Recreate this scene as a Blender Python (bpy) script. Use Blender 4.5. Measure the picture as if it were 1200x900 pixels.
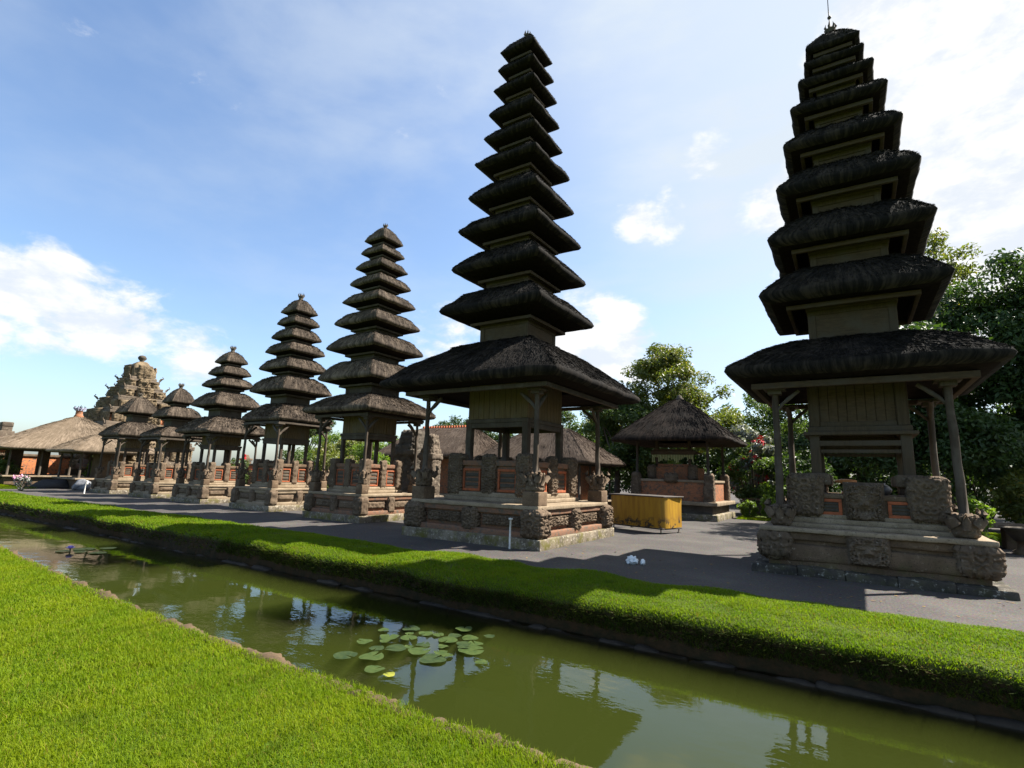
import bpy, math, random
import numpy as np
from mathutils import Matrix, Vector
rad = math.radians
S = bpy.context.scene
for o in list(bpy.data.objects): bpy.data.objects.remove(o)
COL = S.collection

# ------------------------------------------------------------------ camera
EYE = 1.9
FPX, YAW, PITCH, ROLL = 612.2, 0.576135, 0.171838, 0.0315693
_f = Vector((-math.sin(YAW)*math.cos(PITCH), math.cos(YAW)*math.cos(PITCH), math.sin(PITCH)))
_r = _f.cross(Vector((0, 0, 1))).normalized(); _u = _r.cross(_f)
_r2 = _r*math.cos(ROLL)+_u*math.sin(ROLL); _u2 = -_r*math.sin(ROLL)+_u*math.cos(ROLL)
cam = bpy.data.cameras.new("camera"); camo = bpy.data.objects.new("camera", cam); COL.objects.link(camo)
cam.sensor_width = 36; cam.lens = 36*FPX/1200; cam.clip_start = .05; cam.clip_end = 5000
M = Matrix.Identity(4)
for i in range(3): M[i][0] = _r2[i]; M[i][1] = _u2[i]; M[i][2] = -_f[i]
M[2][3] = EYE
camo.matrix_world = M
S.camera = camo

# ------------------------------------------------------------------ light
SUN_DIR = Vector((.60, .65, 1.0)).normalized()          # towards the sun: behind and right of the towers
sun = bpy.data.lights.new("sun", 'SUN'); suno = bpy.data.objects.new("sun", sun); COL.objects.link(suno)
sun.energy = 5.0; sun.angle = rad(.5); sun.color = (1, .94, .84)
suno.rotation_euler = SUN_DIR.to_track_quat('Z', 'Y').to_euler()
suno.location = (20, 30, 40)
SUN_EL = math.asin(SUN_DIR.z); SUN_AZ = math.atan2(SUN_DIR.x, SUN_DIR.y)
S.view_settings.view_transform = 'Standard'; S.view_settings.look = 'None'
S.view_settings.exposure = 1.7; S.view_settings.gamma = 1
try: S.view_settings.use_curve_mapping = False
except Exception: pass
SKY_STRENGTH = .072

class NG:                                                # tiny node-graph helper
    def __init__(s, tree): s.t = tree; s.t.nodes.clear()
    def n(s, typ, ins=None, **kw):
        nd = s.t.nodes.new(typ)
        for k, v in kw.items(): setattr(nd, k, v)
        if ins:
            for k, v in ins.items():
                if isinstance(v, bpy.types.NodeSocket): s.t.links.new(v, nd.inputs[k])
                else: nd.inputs[k].default_value = v
        return nd
    def math(s, op, a, b=0.0, c=None, clamp=False):
        i = {0: a, 1: b}
        if c is not None: i[2] = c
        return s.n('ShaderNodeMath', i, operation=op, use_clamp=clamp).outputs[0]
    def vmath(s, op, a, b=(0, 0, 0)): return s.n('ShaderNodeVectorMath', {0: a, 1: b}, operation=op)
    def noise(s, vec, scale, detail=4, rough=.5, dist=0):
        return s.n('ShaderNodeTexNoise', {'Vector': vec, 'Scale': scale, 'Detail': detail, 'Roughness': rough, 'Distortion': dist}).outputs[0]
    def step(s, v, a, b, lo=0.0, hi=1.0):
        return s.n('ShaderNodeMapRange', {0: v, 1: a, 2: b, 3: lo, 4: hi}, interpolation_type='SMOOTHSTEP').outputs[0]
    def mix(s, f, a, b, blend='MIX'):
        nd = s.t.nodes.new('ShaderNodeMix'); nd.data_type = 'RGBA'; nd.blend_type = blend
        for k, v in ((0, f), (6, a), (7, b)):
            if isinstance(v, bpy.types.NodeSocket): s.t.links.new(v, nd.inputs[k])
            else:
                if k and len(v) == 3: v = (*v, 1)
                nd.inputs[k].default_value = v
        return nd.outputs[2]
    def map(s, vec, scale=(1, 1, 1), loc=(0, 0, 0)):
        return s.n('ShaderNodeMapping', {'Vector': vec, 'Scale': scale, 'Location': loc}).outputs[0]

W = bpy.data.worlds.new("World"); S.world = W; W.use_nodes = True
g = NG(W.node_tree)
dirn = g.n('ShaderNodeTexCoord').outputs['Generated']
sky = g.n('ShaderNodeTexSky', sky_type='NISHITA', sun_disc=False, sun_elevation=SUN_EL, sun_rotation=SUN_AZ,
          air_density=1.0, dust_density=1.6, ozone_density=2.1, altitude=0)
skyc = g.vmath('MULTIPLY', sky.outputs[0], (1.02, 1.07, 1.10)).outputs[0]
# clouds: coverage is a sum of soft patches about fixed directions in the sky
def lobes(lst):
    tot = None
    for (c, rdeg, amp) in lst:
        c = Vector(c).normalized()
        d = g.vmath('DOT_PRODUCT', dirn, tuple(c)).outputs['Value']
        v = g.step(d, math.cos(rad(rdeg)), math.cos(rad(rdeg*.15)), 0, amp)
        tot = v if tot is None else g.math('ADD', tot, v)
    return tot
nz = g.map(dirn, (1, 1, 1.9))
n1 = g.noise(nz, 9.0, 10, .62, .2)
n2 = g.noise(g.map(nz, (1, 1, 1), (.035, .03, -.06)), 9.0, 6, .6, .2)
cum = lobes([((-.955, .225, .20), 6.5, .25), ((-.935, .28, .225), 6, .25), ((-.90, .37, .18), 6.5, .25), ((-.86, .45, .17), 5, .2),
             ((-.945, .20, .27), 4.5, .2), ((-.985, .13, .22), 6, .22),
             ((-.58, .76, .33), 5.0, .22), ((-.64, .73, .25), 6, .24), ((-.38, .88, .27), 6.5, .3), ((-.32, .91, .23), 6, .26), ((-.45, .87, .22), 6, .22),
             ((-.261, .855, .448), 4.2, .2), ((-.166, .829, .534), 3.2, .2), ((-.31, .85, .45), 3.0, .15),
             ((.05, .93, .36), 14, .24), ((.16, .84, .52), 16, .34), ((.24, .90, .33), 18, .30), ((.2, .76, .62), 15, .30), ((-.06, .90, .45), 6, .2), ((.5, .75, .5), 28, .42),
             ((.8, .3, .3), 25, .3)])
den = g.step(g.math('ADD', n1, cum), .66, .92)
shade = g.step(g.math('SUBTRACT', n1, n2), -.16, .14)
ccol = g.mix(shade, (.74, .79, .86), (1.0, .985, .96))
# thin high veil, thicker towards the sun's side
wn = g.noise(g.map(dirn, (1.0, 1.6, 3.4), (.3, 0, .1)), 2.2, 8, .55, .15)
sund = g.vmath('DOT_PRODUCT', dirn, tuple(SUN_DIR)).outputs['Value']
veil = g.math('MULTIPLY', g.step(wn, .36, .78), g.step(sund, -.1, .8, .22, .60), clamp=True)
glow = g.step(sund, .38, .90, 0.0, 1.0)
veil = g.math('ADD', veil, g.math('MULTIPLY', glow, .85), clamp=True)
c0 = g.mix(veil, skyc, (3.3, 3.7, 4.15))
glowc = g.n('ShaderNodeVectorMath', {0: ccol, 'Scale': 4.9}, operation='SCALE').outputs[0]
c1 = g.mix(g.math('MULTIPLY', den, .93), c0, glowc)
bg = g.n('ShaderNodeBackground', {'Color': c1, 'Strength': SKY_STRENGTH})
out = g.n('ShaderNodeOutputWorld', {'Surface': bg.outputs[0]})

# ------------------------------------------------------------------ noise (numpy)
def _h(ix, iy, iz, seed):
    h = (ix*73856093) ^ (iy*19349663) ^ (iz*83492791) ^ (seed*2654435761)
    h &= 0xffffffff; h = ((h >> 13) ^ h)*1274126177 & 0xffffffff; h = ((h >> 16) ^ h)
    return (h & 0xffff)/65535.0
def noise3(P, seed=0):
    P = np.asarray(P, float); i = np.floor(P).astype(np.int64); f = P-i; u = f*f*(3-2*f)
    r = 0
    for a in (0, 1):
        wx = u[:, 0] if a else 1-u[:, 0]
        for b in (0, 1):
            wy = u[:, 1] if b else 1-u[:, 1]
            for c in (0, 1):
                wz = u[:, 2] if c else 1-u[:, 2]
                r = r+wx*wy*wz*_h(i[:, 0]+a, i[:, 1]+b, i[:, 2]+c, seed)
    return r
def fbm(P, seed=0, o=3):
    r = 0; a = .5; t = 0
    for k in range(o): r = r+a*noise3(np.asarray(P)*2**k+k*7.3, seed+k); t += a; a *= .5
    return r/t
def ridged(P, seed=0):
    return 1-np.abs(noise3(P, seed)*2-1)*1.0

# ------------------------------------------------------------------ mesh builder
def origin_of(o):
    while o.parent: o = o.parent
    return np.array(o.location)
class MB:
    def __init__(s): s.V = []; s.Q = []; s.T = []; s.U = []; s.n = 0
    def add(s, V, Q=None, T=None, U=None):
        V = np.asarray(V, float)
        s.V.append(V); s.U.append(np.zeros((len(V), 2)) if U is None else np.asarray(U, float))
        if Q is not None and len(Q): s.Q.append(np.asarray(Q, np.int64)+s.n)
        if T is not None and len(T): s.T.append(np.asarray(T, np.int64)+s.n)
        s.n += len(V); return s
    def build(s, name, mat, parent=None, smooth=True):
        V = np.concatenate(s.V); U = np.concatenate(s.U)
        Q = np.concatenate(s.Q) if s.Q else np.zeros((0, 4), np.int64)
        T = np.concatenate(s.T) if s.T else np.zeros((0, 3), np.int64)
        if parent is None:
            mn = V.min(0); mx = V.max(0); org = np.array([(mn[0]+mx[0])/2, (mn[1]+mx[1])/2, mn[2]])
        else: org = origin_of(parent)
        me = bpy.data.meshes.new(name)
        me.vertices.add(len(V)); me.vertices.foreach_set('co', (V-org).astype(np.float32).ravel())
        lv = np.concatenate([Q.ravel(), T.ravel()]).astype(np.int32)
        tot = np.concatenate([np.full(len(Q), 4), np.full(len(T), 3)]).astype(np.int32)
        st = np.concatenate([[0], np.cumsum(tot)[:-1]]).astype(np.int32)
        me.loops.add(len(lv)); me.polygons.add(len(tot))
        me.loops.foreach_set('vertex_index', lv)
        me.polygons.foreach_set('loop_start', st); me.polygons.foreach_set('loop_total', tot)
        me.polygons.foreach_set('use_smooth', np.full(len(tot), smooth))
        if U.any():
            uv = me.uv_layers.new(name='UVMap'); uv.data.foreach_set('uv', U[lv].astype(np.float32).ravel())
        me.update(calc_edges=True); me.validate()
        me.materials.append(mat)
        o = bpy.data.objects.new(name, me); COL.objects.link(o)
        if parent is None: o.location = org
        else: o.parent = parent
        return o
def tag(o, label=None, cat=None, group=None, kind=None):
    if label: o['label'] = label
    if cat: o['category'] = cat
    if group: o['group'] = group
    if kind: o['kind'] = kind
    return o
def thing(name, loc, label, cat, group=None):
    o = bpy.data.objects.new(name, None); COL.objects.link(o); o.location = loc; o.empty_display_size = .3
    return tag(o, label, cat, group)

def gridq(nu, nv, wrapu=False):
    i = np.arange(nu if wrapu else nu-1); j = np.arange(nv-1)
    I, J = np.meshgrid(i, j, indexing='ij'); I = I.ravel(); J = J.ravel(); K = (I+1) % nu
    return np.stack([I*nv+J, K*nv+J, K*nv+J+1, I*nv+J+1], 1)
def swirl(u, v, size, seed):
    """height field of carved scrolls: mirrored jittered spirals and rosettes"""
    r = np.random.default_rng(abs(int(seed))+1); H = np.zeros_like(u); u = np.abs(u); U = max(u.max(), 1e-3); v0, v1 = v.min(), v.max()
    for lay, sc in enumerate((1.0, .62)):
        st = size*sc*.82; nu = int(U/st)+1; nv_ = int((v1-v0)/st)+2
        for i in range(nu+1):
            for j in range(nv_):
                cu = (i+.15)*st+r.uniform(-.28, .28)*st; cv = v0+(j+.3)*st+r.uniform(-.28, .28)*st; R_ = size*sc*r.uniform(.55, .82); sg = r.choice((-1, 1)); ph = r.uniform(0, 6.3); k = r.choice((1, 1, 1, 5))
                du = u-cu; dv = v-cv; d2 = du*du+dv*dv; m = d2 < R_*R_
                if not m.any(): continue
                q = np.sqrt(d2[m])/R_; th = np.arctan2(dv[m], du[m])
                w = np.clip((np.cos(k*sg*th+(9.5 if k == 1 else 2)*q+ph)+.35)*1.6, 0, 1)
                h = np.clip((1-q)*3.2, 0, 1)*(.30+.70*w)*(1-.45*lay)*(1-.25*q)
                H[m] = np.maximum(H[m], h)
    return H
def lines(h, r, cell):
    core = np.linspace(-h+r, h-r, max(2, int(round((2*h-2*r)/cell))+1))
    return np.concatenate([[-h, -h+r*.35], core, [h-r*.35, h]])
def rbox(mb, c, h, r=.02, cell=.2, amp=0.0, freq=3., seed=0, carve=0., cf=6., rz=0, taper=0., warp=None, mirror=True):
    """rounded, worn box; carve adds mirrored ridged relief"""
    c = np.array(c, float); h = np.array(h, float); r = min(r, h.min()*.6)
    L = [lines(h[k], r, cell) for k in range(3)]
    for ax in range(3):
        a, b = (ax+1) % 3, (ax+2) % 3
        A, B = np.meshgrid(L[a], L[b], indexing='ij'); n1_, n2_ = A.shape
        q = gridq(n1_, n2_)
        for sgn in (-1, 1):
            P = np.zeros((A.size, 3)); P[:, a] = A.ravel(); P[:, b] = B.ravel(); P[:, ax] = sgn*h[ax]
            inner = np.clip(P, -(h-r), h-r); d = P-inner; ln = np.linalg.norm(d, axis=1, keepdims=True); d = d/np.maximum(ln, 1e-9)
            V = inner+d*r
            if amp: V = V+d*((fbm((V+c)*freq, seed)-.5)*2*amp)[:, None]
            if carve:
                ha, hb = P[:, a], P[:, b]
                if ax != 2: uu, vv = (P[:, 1] if ax == 0 else P[:, 0]), P[:, 2]
                else: uu, vv = P[:, 0], P[:, 1]
                sz = 1.05/cf; Hh = swirl(uu, vv, sz, seed+ax*7+(sgn > 0)); edge = np.minimum(h[a]-np.abs(ha), h[b]-np.abs(hb))
                V = V+d*((Hh*(.55+.45*np.clip(edge/(.3*sz), 0, 1))-.45)*2.3*carve)[:, None]+d*((noise3((V+c)*cf*4.5, seed+3)-.5)*.5*carve)[:, None]
            if taper:
                k = 1-taper*(V[:, 2:3]/h[2]+1)/2; V[:, :2] *= k
            if warp is not None: V = warp(V)
            if rz:
                cs, sn = math.cos(rz), math.sin(rz)
                V = np.stack([V[:, 0]*cs-V[:, 1]*sn, V[:, 0]*sn+V[:, 1]*cs, V[:, 2]], 1)
            mb.add(V+c, q if sgn > 0 else q[:, ::-1])
    return mb
def box2(mb, x0, x1, y0, y1, z0, z1, **k):
    return rbox(mb, ((x0+x1)/2, (y0+y1)/2, (z0+z1)/2), (abs(x1-x0)/2, abs(y1-y0)/2, abs(z1-z0)/2), **k)
def tube(mb, pts, rads, n=8, cap=True, wob=0, seed=0):
    pts = np.array(pts, float); m = len(pts); rads = np.broadcast_to(np.asarray(rads, float), (m,))
    tg = np.gradient(pts, axis=0); tg /= np.linalg.norm(tg, axis=1, keepdims=True)+1e-9
    ref = np.array([0, 0, 1.]) if abs(tg[0][2]) < .9 else np.array([1., 0, 0])
    V = []; U = []; acc = 0
    for i in range(m):
        x = np.cross(tg[i], ref); x /= np.linalg.norm(x)+1e-9; y = np.cross(tg[i], x)
        an = np.linspace(0, 2*np.pi, n, endpoint=False)
        rr = rads[i]*(1+wob*(noise3(np.stack([np.cos(an)*2+seed, np.sin(an)*2, np.full(n, i*.8)], 1), seed)-.5)*2) if wob else rads[i]*np.ones(n)
        V.append(pts[i]+rr[:, None]*(np.cos(an)[:, None]*x+np.sin(an)[:, None]*y))
        if i: acc += np.linalg.norm(pts[i]-pts[i-1])
        U.append(np.stack([an/(2*np.pi), np.full(n, acc)], 1))
    V = np.array(V).transpose(1, 0, 2).reshape(-1, 3); U = np.array(U).transpose(1, 0, 2).reshape(-1, 2)
    q = gridq(n, m, True); T = []
    if cap:
        V = np.concatenate([V, pts[:1], pts[-1:]]); U = np.concatenate([U, [[0, 0], [0, acc]]])
        for i in range(n):
            k = (i+1) % n; T += [(i*m, n*m, k*m), (k*m+m-1, n*m+1, i*m+m-1)]
    mb.add(V, q[:, ::-1], T, U); return mb
def lathe(mb, c, prof, n=16, sq=0.0, amp=0, seed=0):
    prof = np.array(prof, float); an = np.linspace(0, 2*np.pi, n, endpoint=False); m = len(prof)
    k = 1/np.maximum(np.abs(np.cos(an)), np.abs(np.sin(an)))*sq+(1-sq)
    R, A = prof[:, 0], an
    V = np.stack([(R[None]*(np.cos(A)*k)[:, None]), (R[None]*(np.sin(A)*k)[:, None]), np.broadcast_to(prof[:, 1], (n, m))], 2).reshape(-1, 3)
    if amp: V = V+(fbm(V*8+seed, seed)[:, None]-.5)*2*amp*np.array([1, 1, .4])
    mb.add(V+np.array(c, float), gridq(n, m, True)); return mb
def ico_lump(mb, c, r, seed=0, amp=.25, freq=2., n=14):
    th = np.linspace(0, 2*np.pi, n*2, endpoint=False); ph = np.linspace(.02, np.pi-.02, n)
    A, B = np.meshgrid(th, ph, indexing='ij')
    D = np.stack([np.cos(A)*np.sin(B), np.sin(A)*np.sin(B), np.cos(B)], 2).reshape(-1, 3)
    k = 1+amp*(fbm(D*freq+seed*3.1, seed)-.5)*2
    mb.add(np.array(c)+D*k[:, None]*np.array(r), gridq(n*2, n, True)[:, ::-1]); return mb

# ------------------------------------------------------------------ materials
def mat(name):
    m = bpy.data.materials.new(name); m.use_nodes = True; return m, NG(m.node_tree)
def finish(g, col, rough=.9, bump=None, bstr=.4, bdist=.02, spec=.3, **kw):
    ins = {'Base Color': col if isinstance(col, bpy.types.NodeSocket) else (*col, 1), 'Roughness': rough, 'Specular IOR Level': spec}
    ins.update(kw)
    if bump is not None:
        ins['Normal'] = g.n('ShaderNodeBump', {'Height': bump, 'Strength': bstr, 'Distance': bdist}).outputs[0]
    p = g.n('ShaderNodeBsdfPrincipled', ins)
    g.n('ShaderNodeOutputMaterial', {'Surface': p.outputs[0]}); return p
def objco(g): return g.n('ShaderNodeTexCoord').outputs['Object']
def stone_mat(name, a, b, lichen, amt=.55, moss=0.0, mossc=(.07, .075, .02), scale=1.0):
    m, g = mat(name); o = objco(g)
    geo = g.n('ShaderNodeNewGeometry'); pos = geo.outputs['Position']
    n1 = g.noise(pos, 2.2*scale, 6, .65); n2 = g.noise(pos, 11*scale, 6, .7); n3 = g.noise(pos, 38*scale, 4, .7)
    c = g.mix(g.step(n1, .35, .65), a, b)
    c = g.mix(g.step(n2, amt, amt+.12), c, lichen)
    c = g.mix(g.step(n3, .3, .48, .75, 0), c, (.025, .022, .018))
    if moss:
        z = g.n('ShaderNodeSeparateXYZ', {0: pos}).outputs[2]
        mk = g.math('MULTIPLY', g.step(z, .75, .0), g.step(g.noise(pos, 3.1, 5, .7), .45, .65), clamp=True)
        c = g.mix(g.math('MULTIPLY', mk, moss), c, mossc)
    h = g.math('ADD', g.math('MULTIPLY', n2, .6), g.math('MULTIPLY', n3, .5))
    finish(g, c, .92, h, .7, .012, .2); return m
def brick_mat(name, a, b, mortar, sc=5.5, dark=.45):
    m, g = mat(name); geo = g.n('ShaderNodeNewGeometry'); pos = geo.outputs['Position']
    s = g.n('ShaderNodeSeparateXYZ', {0: pos})
    u = g.math('ADD', s.outputs[0], s.outputs[1])
    v = g.n('ShaderNodeCombineXYZ', {0: u, 1: s.outputs[2], 2: 0.0}).outputs[0]
    br = g.n('ShaderNodeTexBrick', {'Vector': v, 'Color1': (*a, 1), 'Color2': (*b, 1), 'Mortar': (*mortar, 1), 'Scale': sc, 'Mortar Size': .012, 'Row Height': .22, 'Brick Width': .9, 'Bias': -.1})
    n2 = g.noise(pos, 7, 6, .7); n3 = g.noise(pos, 30, 4, .7)
    c = g.mix(g.step(n2, .46, .66), br.outputs[0], (.10, .085, .065))
    c = g.mix(g.step(n3, .3, .5, dark, 0), c, (.03, .025, .02))
    h = g.math('ADD', g.math('MULTIPLY', br.outputs[1], -.6), g.math('MULTIPLY', n3, .6))
    finish(g, c, .92, h, .6, .008, .2); return m
def wood_mat(name, a, b, d, zgrain=True, streak=(26, 26, 1.6)):
    m, g = mat(name); pos = g.n('ShaderNodeNewGeometry').outputs['Position']
    v = g.map(pos, streak); n1 = g.noise(v, 1.0, 6, .65, .4); n2 = g.noise(pos, 1.9, 4, .6); n3 = g.noise(v, 3.2, 4, .7)
    isl = g.n('ShaderNodeNewGeometry').outputs['Random Per Island']
    c = g.mix(g.step(n1, .3, .7), a, b)
    c = g.mix(g.step(n2, .45, .7), c, d)
    c = g.mix(g.step(n3, .28, .42, .8, 0), c, (.02, .017, .013))
    finish(g, c, .85, n1, .5, .005, .2); return m
def thatch_mat(name, a, b, d, dots=None):
    m, g = mat(name); uv = g.n('ShaderNodeTexCoord').outputs['UV']; pos = g.n('ShaderNodeNewGeometry').outputs['Position']
    v = g.map(uv, (46, 2.6, 1)); n1 = g.noise(v, 1.0, 6, .7, .3); v2 = g.map(uv, (9, 1.0, 1)); n2 = g.noise(v2, 1.0, 5, .65)
    n3 = g.noise(pos, 1.3, 5, .65)
    c = g.mix(g.step(n1, .3, .72), a, b)
    c = g.mix(g.step(g.math('ADD', n2, g.math('MULTIPLY', n3, .6)), .72, 1.0), c, d)
    h = g.math('ADD', n1, g.math('MULTIPLY', n2, .8))
    p = finish(g, c, .95, h, .6, .010, .1); p.inputs['Diffuse Roughness'].default_value = 1.0; return m
def leaf_mat(name, a, b, trans=.35, rough=.5, yellow=None):
    m, g = mat(name); geo = g.n('ShaderNodeNewGeometry'); r = geo.outputs['Random Per Island']
    n = g.noise(geo.outputs['Position'], .8, 3, .6)
    c = g.mix(r, a, b)
    c = g.mix(g.step(n, .4, .65, 0, .5), c, tuple(x*1.5 for x in b))
    if yellow: c = g.mix(g.step(r, .93, .96), c, yellow)
    p = g.n('ShaderNodeBsdfPrincipled', {'Base Color': c, 'Roughness': rough, 'Specular IOR Level': .35})
    t = g.n('ShaderNodeBsdfTranslucent', {'Color': g.mix(1.0, c, (1.25, 1.35, .5), 'MULTIPLY')})
    mx = g.n('ShaderNodeMixShader', {0: trans, 1: p.outputs[0], 2: t.outputs[0]})
    g.n('ShaderNodeOutputMaterial', {'Surface': mx.outputs[0]}); return m
def plain_mat(name, a, b, sc=6, rough=.7, spec=.4, bstr=.2, **kw):
    m, g = mat(name); pos = g.n('ShaderNodeNewGeometry').outputs['Position']
    n = g.noise(pos, sc, 5, .65)
    finish(g, g.mix(g.step(n, .35, .65), a, b), rough, n, bstr, .01, spec, **kw); return m

M_ = {}
M_['plinth'] = stone_mat('mossy_plinth_stone', (.09, .075, .056), (.22, .18, .13), (.36, .32, .25), .52, 1.0, (.10, .09, .02))
M_['plinth_dark'] = stone_mat('lichen_black_stone', (.03, .027, .024), (.075, .064, .05), (.30, .28, .24), .56, .3)
M_['base'] = stone_mat('weathered_tuff', (.095, .062, .038), (.145, .098, .061), (.24, .185, .13), .58, .5)
M_['carved'] = stone_mat('carved_grey_tuff', (.084, .058, .038), (.135, .097, .065), (.25, .20, .148), .57, .25)
M_['carved_dark'] = stone_mat('dark_carved_stone', (.055, .046, .036), (.09, .076, .06), (.15, .13, .105), .6)
M_['ledge'] = stone_mat('pale_ledge_stone', (.19, .145, .095), (.27, .21, .145), (.33, .29, .22), .6)
M_['brick'] = brick_mat('orange_brick', (.34, .13, .06), (.26, .105, .05), (.20, .15, .11))
M_['dull_brick'] = brick_mat('dull_brown_brick', (.22, .105, .06), (.17, .095, .062), (.15, .12, .09))
M_['red'] = plain_mat('red_painted_brick', (.36, .10, .042), (.24, .075, .035), 9, .85, .2, .3)
M_['orangewall'] = brick_mat('bright_orange_brick', (.50, .17, .065), (.42, .14, .055), (.34, .13, .06), 4.0, .25)
M_['wood'] = wood_mat('weathered_plank', (.082, .058, .036), (.052, .037, .024), (.07, .055, .04))
M_['wood_cella'] = wood_mat('olive_plank', (.145, .102, .050), (.09, .066, .036), (.115, .092, .058))
M_['wood_h'] = wood_mat('weathered_beam', (.078, .052, .031), (.05, .035, .023), (.066, .051, .038), True, (5, 5, 26))
M_['post'] = wood_mat('grey_post_wood', (.068, .050, .035), (.044, .033, .024), (.09, .072, .056))
M_['wood_dark'] = wood_mat('dark_old_wood', (.075, .058, .042), (.05, .04, .03), (.09, .075, .06))
M_['panel'] = wood_mat('pale_storey_wood', (.090, .060, .035), (.056, .039, .024), (.078, .06, .042), True, (5, 5, 26))
M_['thatch'] = thatch_mat('black_palm_fibre_thatch', (.006, .005, .0045), (.018, .015, .013), (.046, .035, .028))
M_['thatch_old'] = thatch_mat('weathered_fibre_thatch', (.026, .020, .0155), (.105, .080, .061), (.20, .154, .116))
M_['thatch_tan'] = thatch_mat('tan_straw_thatch', (.11, .083, .057), (.195, .148, .104), (.26, .20, .146))
M_['thatch_brown'] = thatch_mat('brown_straw_thatch', (.065, .046, .034), (.12, .085, .062), (.16, .12, .09))
M_['leaf_dark'] = leaf_mat('dark_leaf', (.022, .042, .011), (.045, .080, .020), .32)
M_['leaf_mid'] = leaf_mat('mid_leaf', (.034, .060, .016), (.070, .105, .024), .38)
M_['leaf_light'] = leaf_mat('olive_yellow_leaf', (.06, .085, .02), (.12, .135, .03), .42, .45, (.2, .16, .03))
M_['leaf_bright'] = leaf_mat('bright_shrub_leaf', (.07, .12, .02), (.13, .19, .03), .45)
M_['leaf_grey'] = leaf_mat('silvery_leaf', (.12, .13, .11), (.2, .21, .19), .2)
M_['bark'] = wood_mat('bark', (.11, .09, .065), (.075, .06, .045), (.14, .12, .09))
M_['flower_red'] = plain_mat('red_petal', (.55, .02, .03), (.4, .015, .02), 20, .6)
M_['flower_pink'] = plain_mat('pink_petal', (.6, .3, .42), (.5, .2, .35), 20, .6)
M_['flower_violet'] = plain_mat('violet_petal', (.28, .2, .62), (.4, .32, .75), 20, .5)
M_['white_pole'] = plain_mat('chalky_white_paint', (.55, .54, .5), (.42, .41, .38), 10, .6)
M_['white_plastic'] = plain_mat('white_plastic', (.75, .77, .77), (.62, .65, .66), 12, .35, .5)
M_['dark_metal'] = plain_mat('dark_rusty_metal', (.03, .028, .026), (.07, .05, .035), 14, .6)
M_['orange_stand'] = plain_mat('orange_lacquer', (.55, .2, .05), (.45, .15, .04), 8, .5)
M_['jar'] = plain_mat('dark_glazed_jar', (.05, .045, .045), (.09, .08, .075), 8, .35)
M_['tarp'] = plain_mat('pale_grey_tarp', (.16, .165, .175), (.10, .105, .115), 6, .6)
M_['grit'] = plain_mat('dark_gravel', (.05, .048, .05), (.025, .024, .025), 30, .95, .1, .8)
M_['blue_grey'] = plain_mat('blue_grey_tin', (.22, .22, .3), (.16, .16, .22), 8, .5)
def yellow_mat():
    m, g = mat('stained_yellow_sheet'); pos = g.n('ShaderNodeNewGeometry').outputs['Position']
    s = g.n('ShaderNodeSeparateXYZ', {0: pos}); n1 = g.noise(pos, 2.2, 6, .7); n2 = g.noise(g.map(pos, (7, 7, .8)), 1, 5, .6)
    n4 = g.noise(pos, 9, 6, .7)
    c = g.mix(g.step(n2, .35, .7), (.36, .20, .009), (.24, .12, .006))
    rust = g.math('MULTIPLY', g.step(n1, .50, .66), g.step(s.outputs[2], .75, .25), clamp=True)
    c = g.mix(rust, c, (.14, .055, .015))
    blk = g.math('MULTIPLY', g.step(g.math('ADD', n1, g.math('MULTIPLY', n4, .4)), .72, .78), g.step(s.outputs[2], .62, .35), clamp=True)
    c = g.mix(blk, c, (.02, .017, .014))
    finish(g, c, .55, n1, .2, .02, .4); return m
M_['yellow'] = yellow_mat()
def grass_mat(name, a, b, dry, trans):
    m, g = mat(name); geo = g.n('ShaderNodeNewGeometry'); r = geo.outputs['Random Per Island']; pos = geo.outputs['Position']
    n = g.noise(pos, 1.1, 4, .6); n2 = g.noise(pos, 5.0, 4, .65)
    c = g.mix(r, a, b); c = g.mix(g.step(n, .38, .66, 0, .55), c, tuple(x*y for x, y in zip(b, (1.35, 1.15, 1.0))))
    c = g.mix(g.step(n2, .55, .75, 0, .35), c, dry)
    c = g.mix(g.step(g.noise(pos, 2.3, 3, .6), .55, .75, 0, .6), c, tuple(x*.55 for x in a))
    c = g.mix(g.step(r, .95, .97), c, dry)
    p = g.n('ShaderNodeBsdfPrincipled', {'Base Color': c, 'Roughness': .6, 'Specular IOR Level': .12})
    t = g.n('ShaderNodeBsdfTranslucent', {'Color': g.mix(1.0, c, (1.3, 1.35, .5), 'MULTIPLY')})
    mx = g.n('ShaderNodeMixShader', {0: trans, 1: p.outputs[0], 2: t.outputs[0]})
    g.n('ShaderNodeOutputMaterial', {'Surface': mx.outputs[0]}); return m
M_['grass'] = grass_mat('lawn_blade', (.095, .160, .005), (.155, .220, .008), (.22, .18, .035), .5)
M_['verge'] = grass_mat('verge_blade', (.075, .140, .005), (.125, .195, .008), (.16, .11, .03), .48)
M_['lawn'] = plain_mat('lawn_soil', (.045, .085, .006), (.06, .09, .010), 8, .95, .1, .6)
def bank_mat():
    m, g = mat('bank_soil'); pos = g.n('ShaderNodeNewGeometry').outputs['Position']
    z = g.n('ShaderNodeSeparateXYZ', {0: pos}).outputs[2]; n = g.noise(pos, 6, 6, .7); n2 = g.noise(pos, 1.2, 4, .6)
    soil = g.mix(g.step(n, .35, .65), (.036, .022, .011), (.018, .016, .008))
    c = g.mix(g.step(g.math('ADD', z, g.math('MULTIPLY', n, .2)), .0, .12), soil, (.05, .07, .012))
    finish(g, c, .95, n, .8, .05, .1); return m
M_['bank'] = bank_mat()
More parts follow.
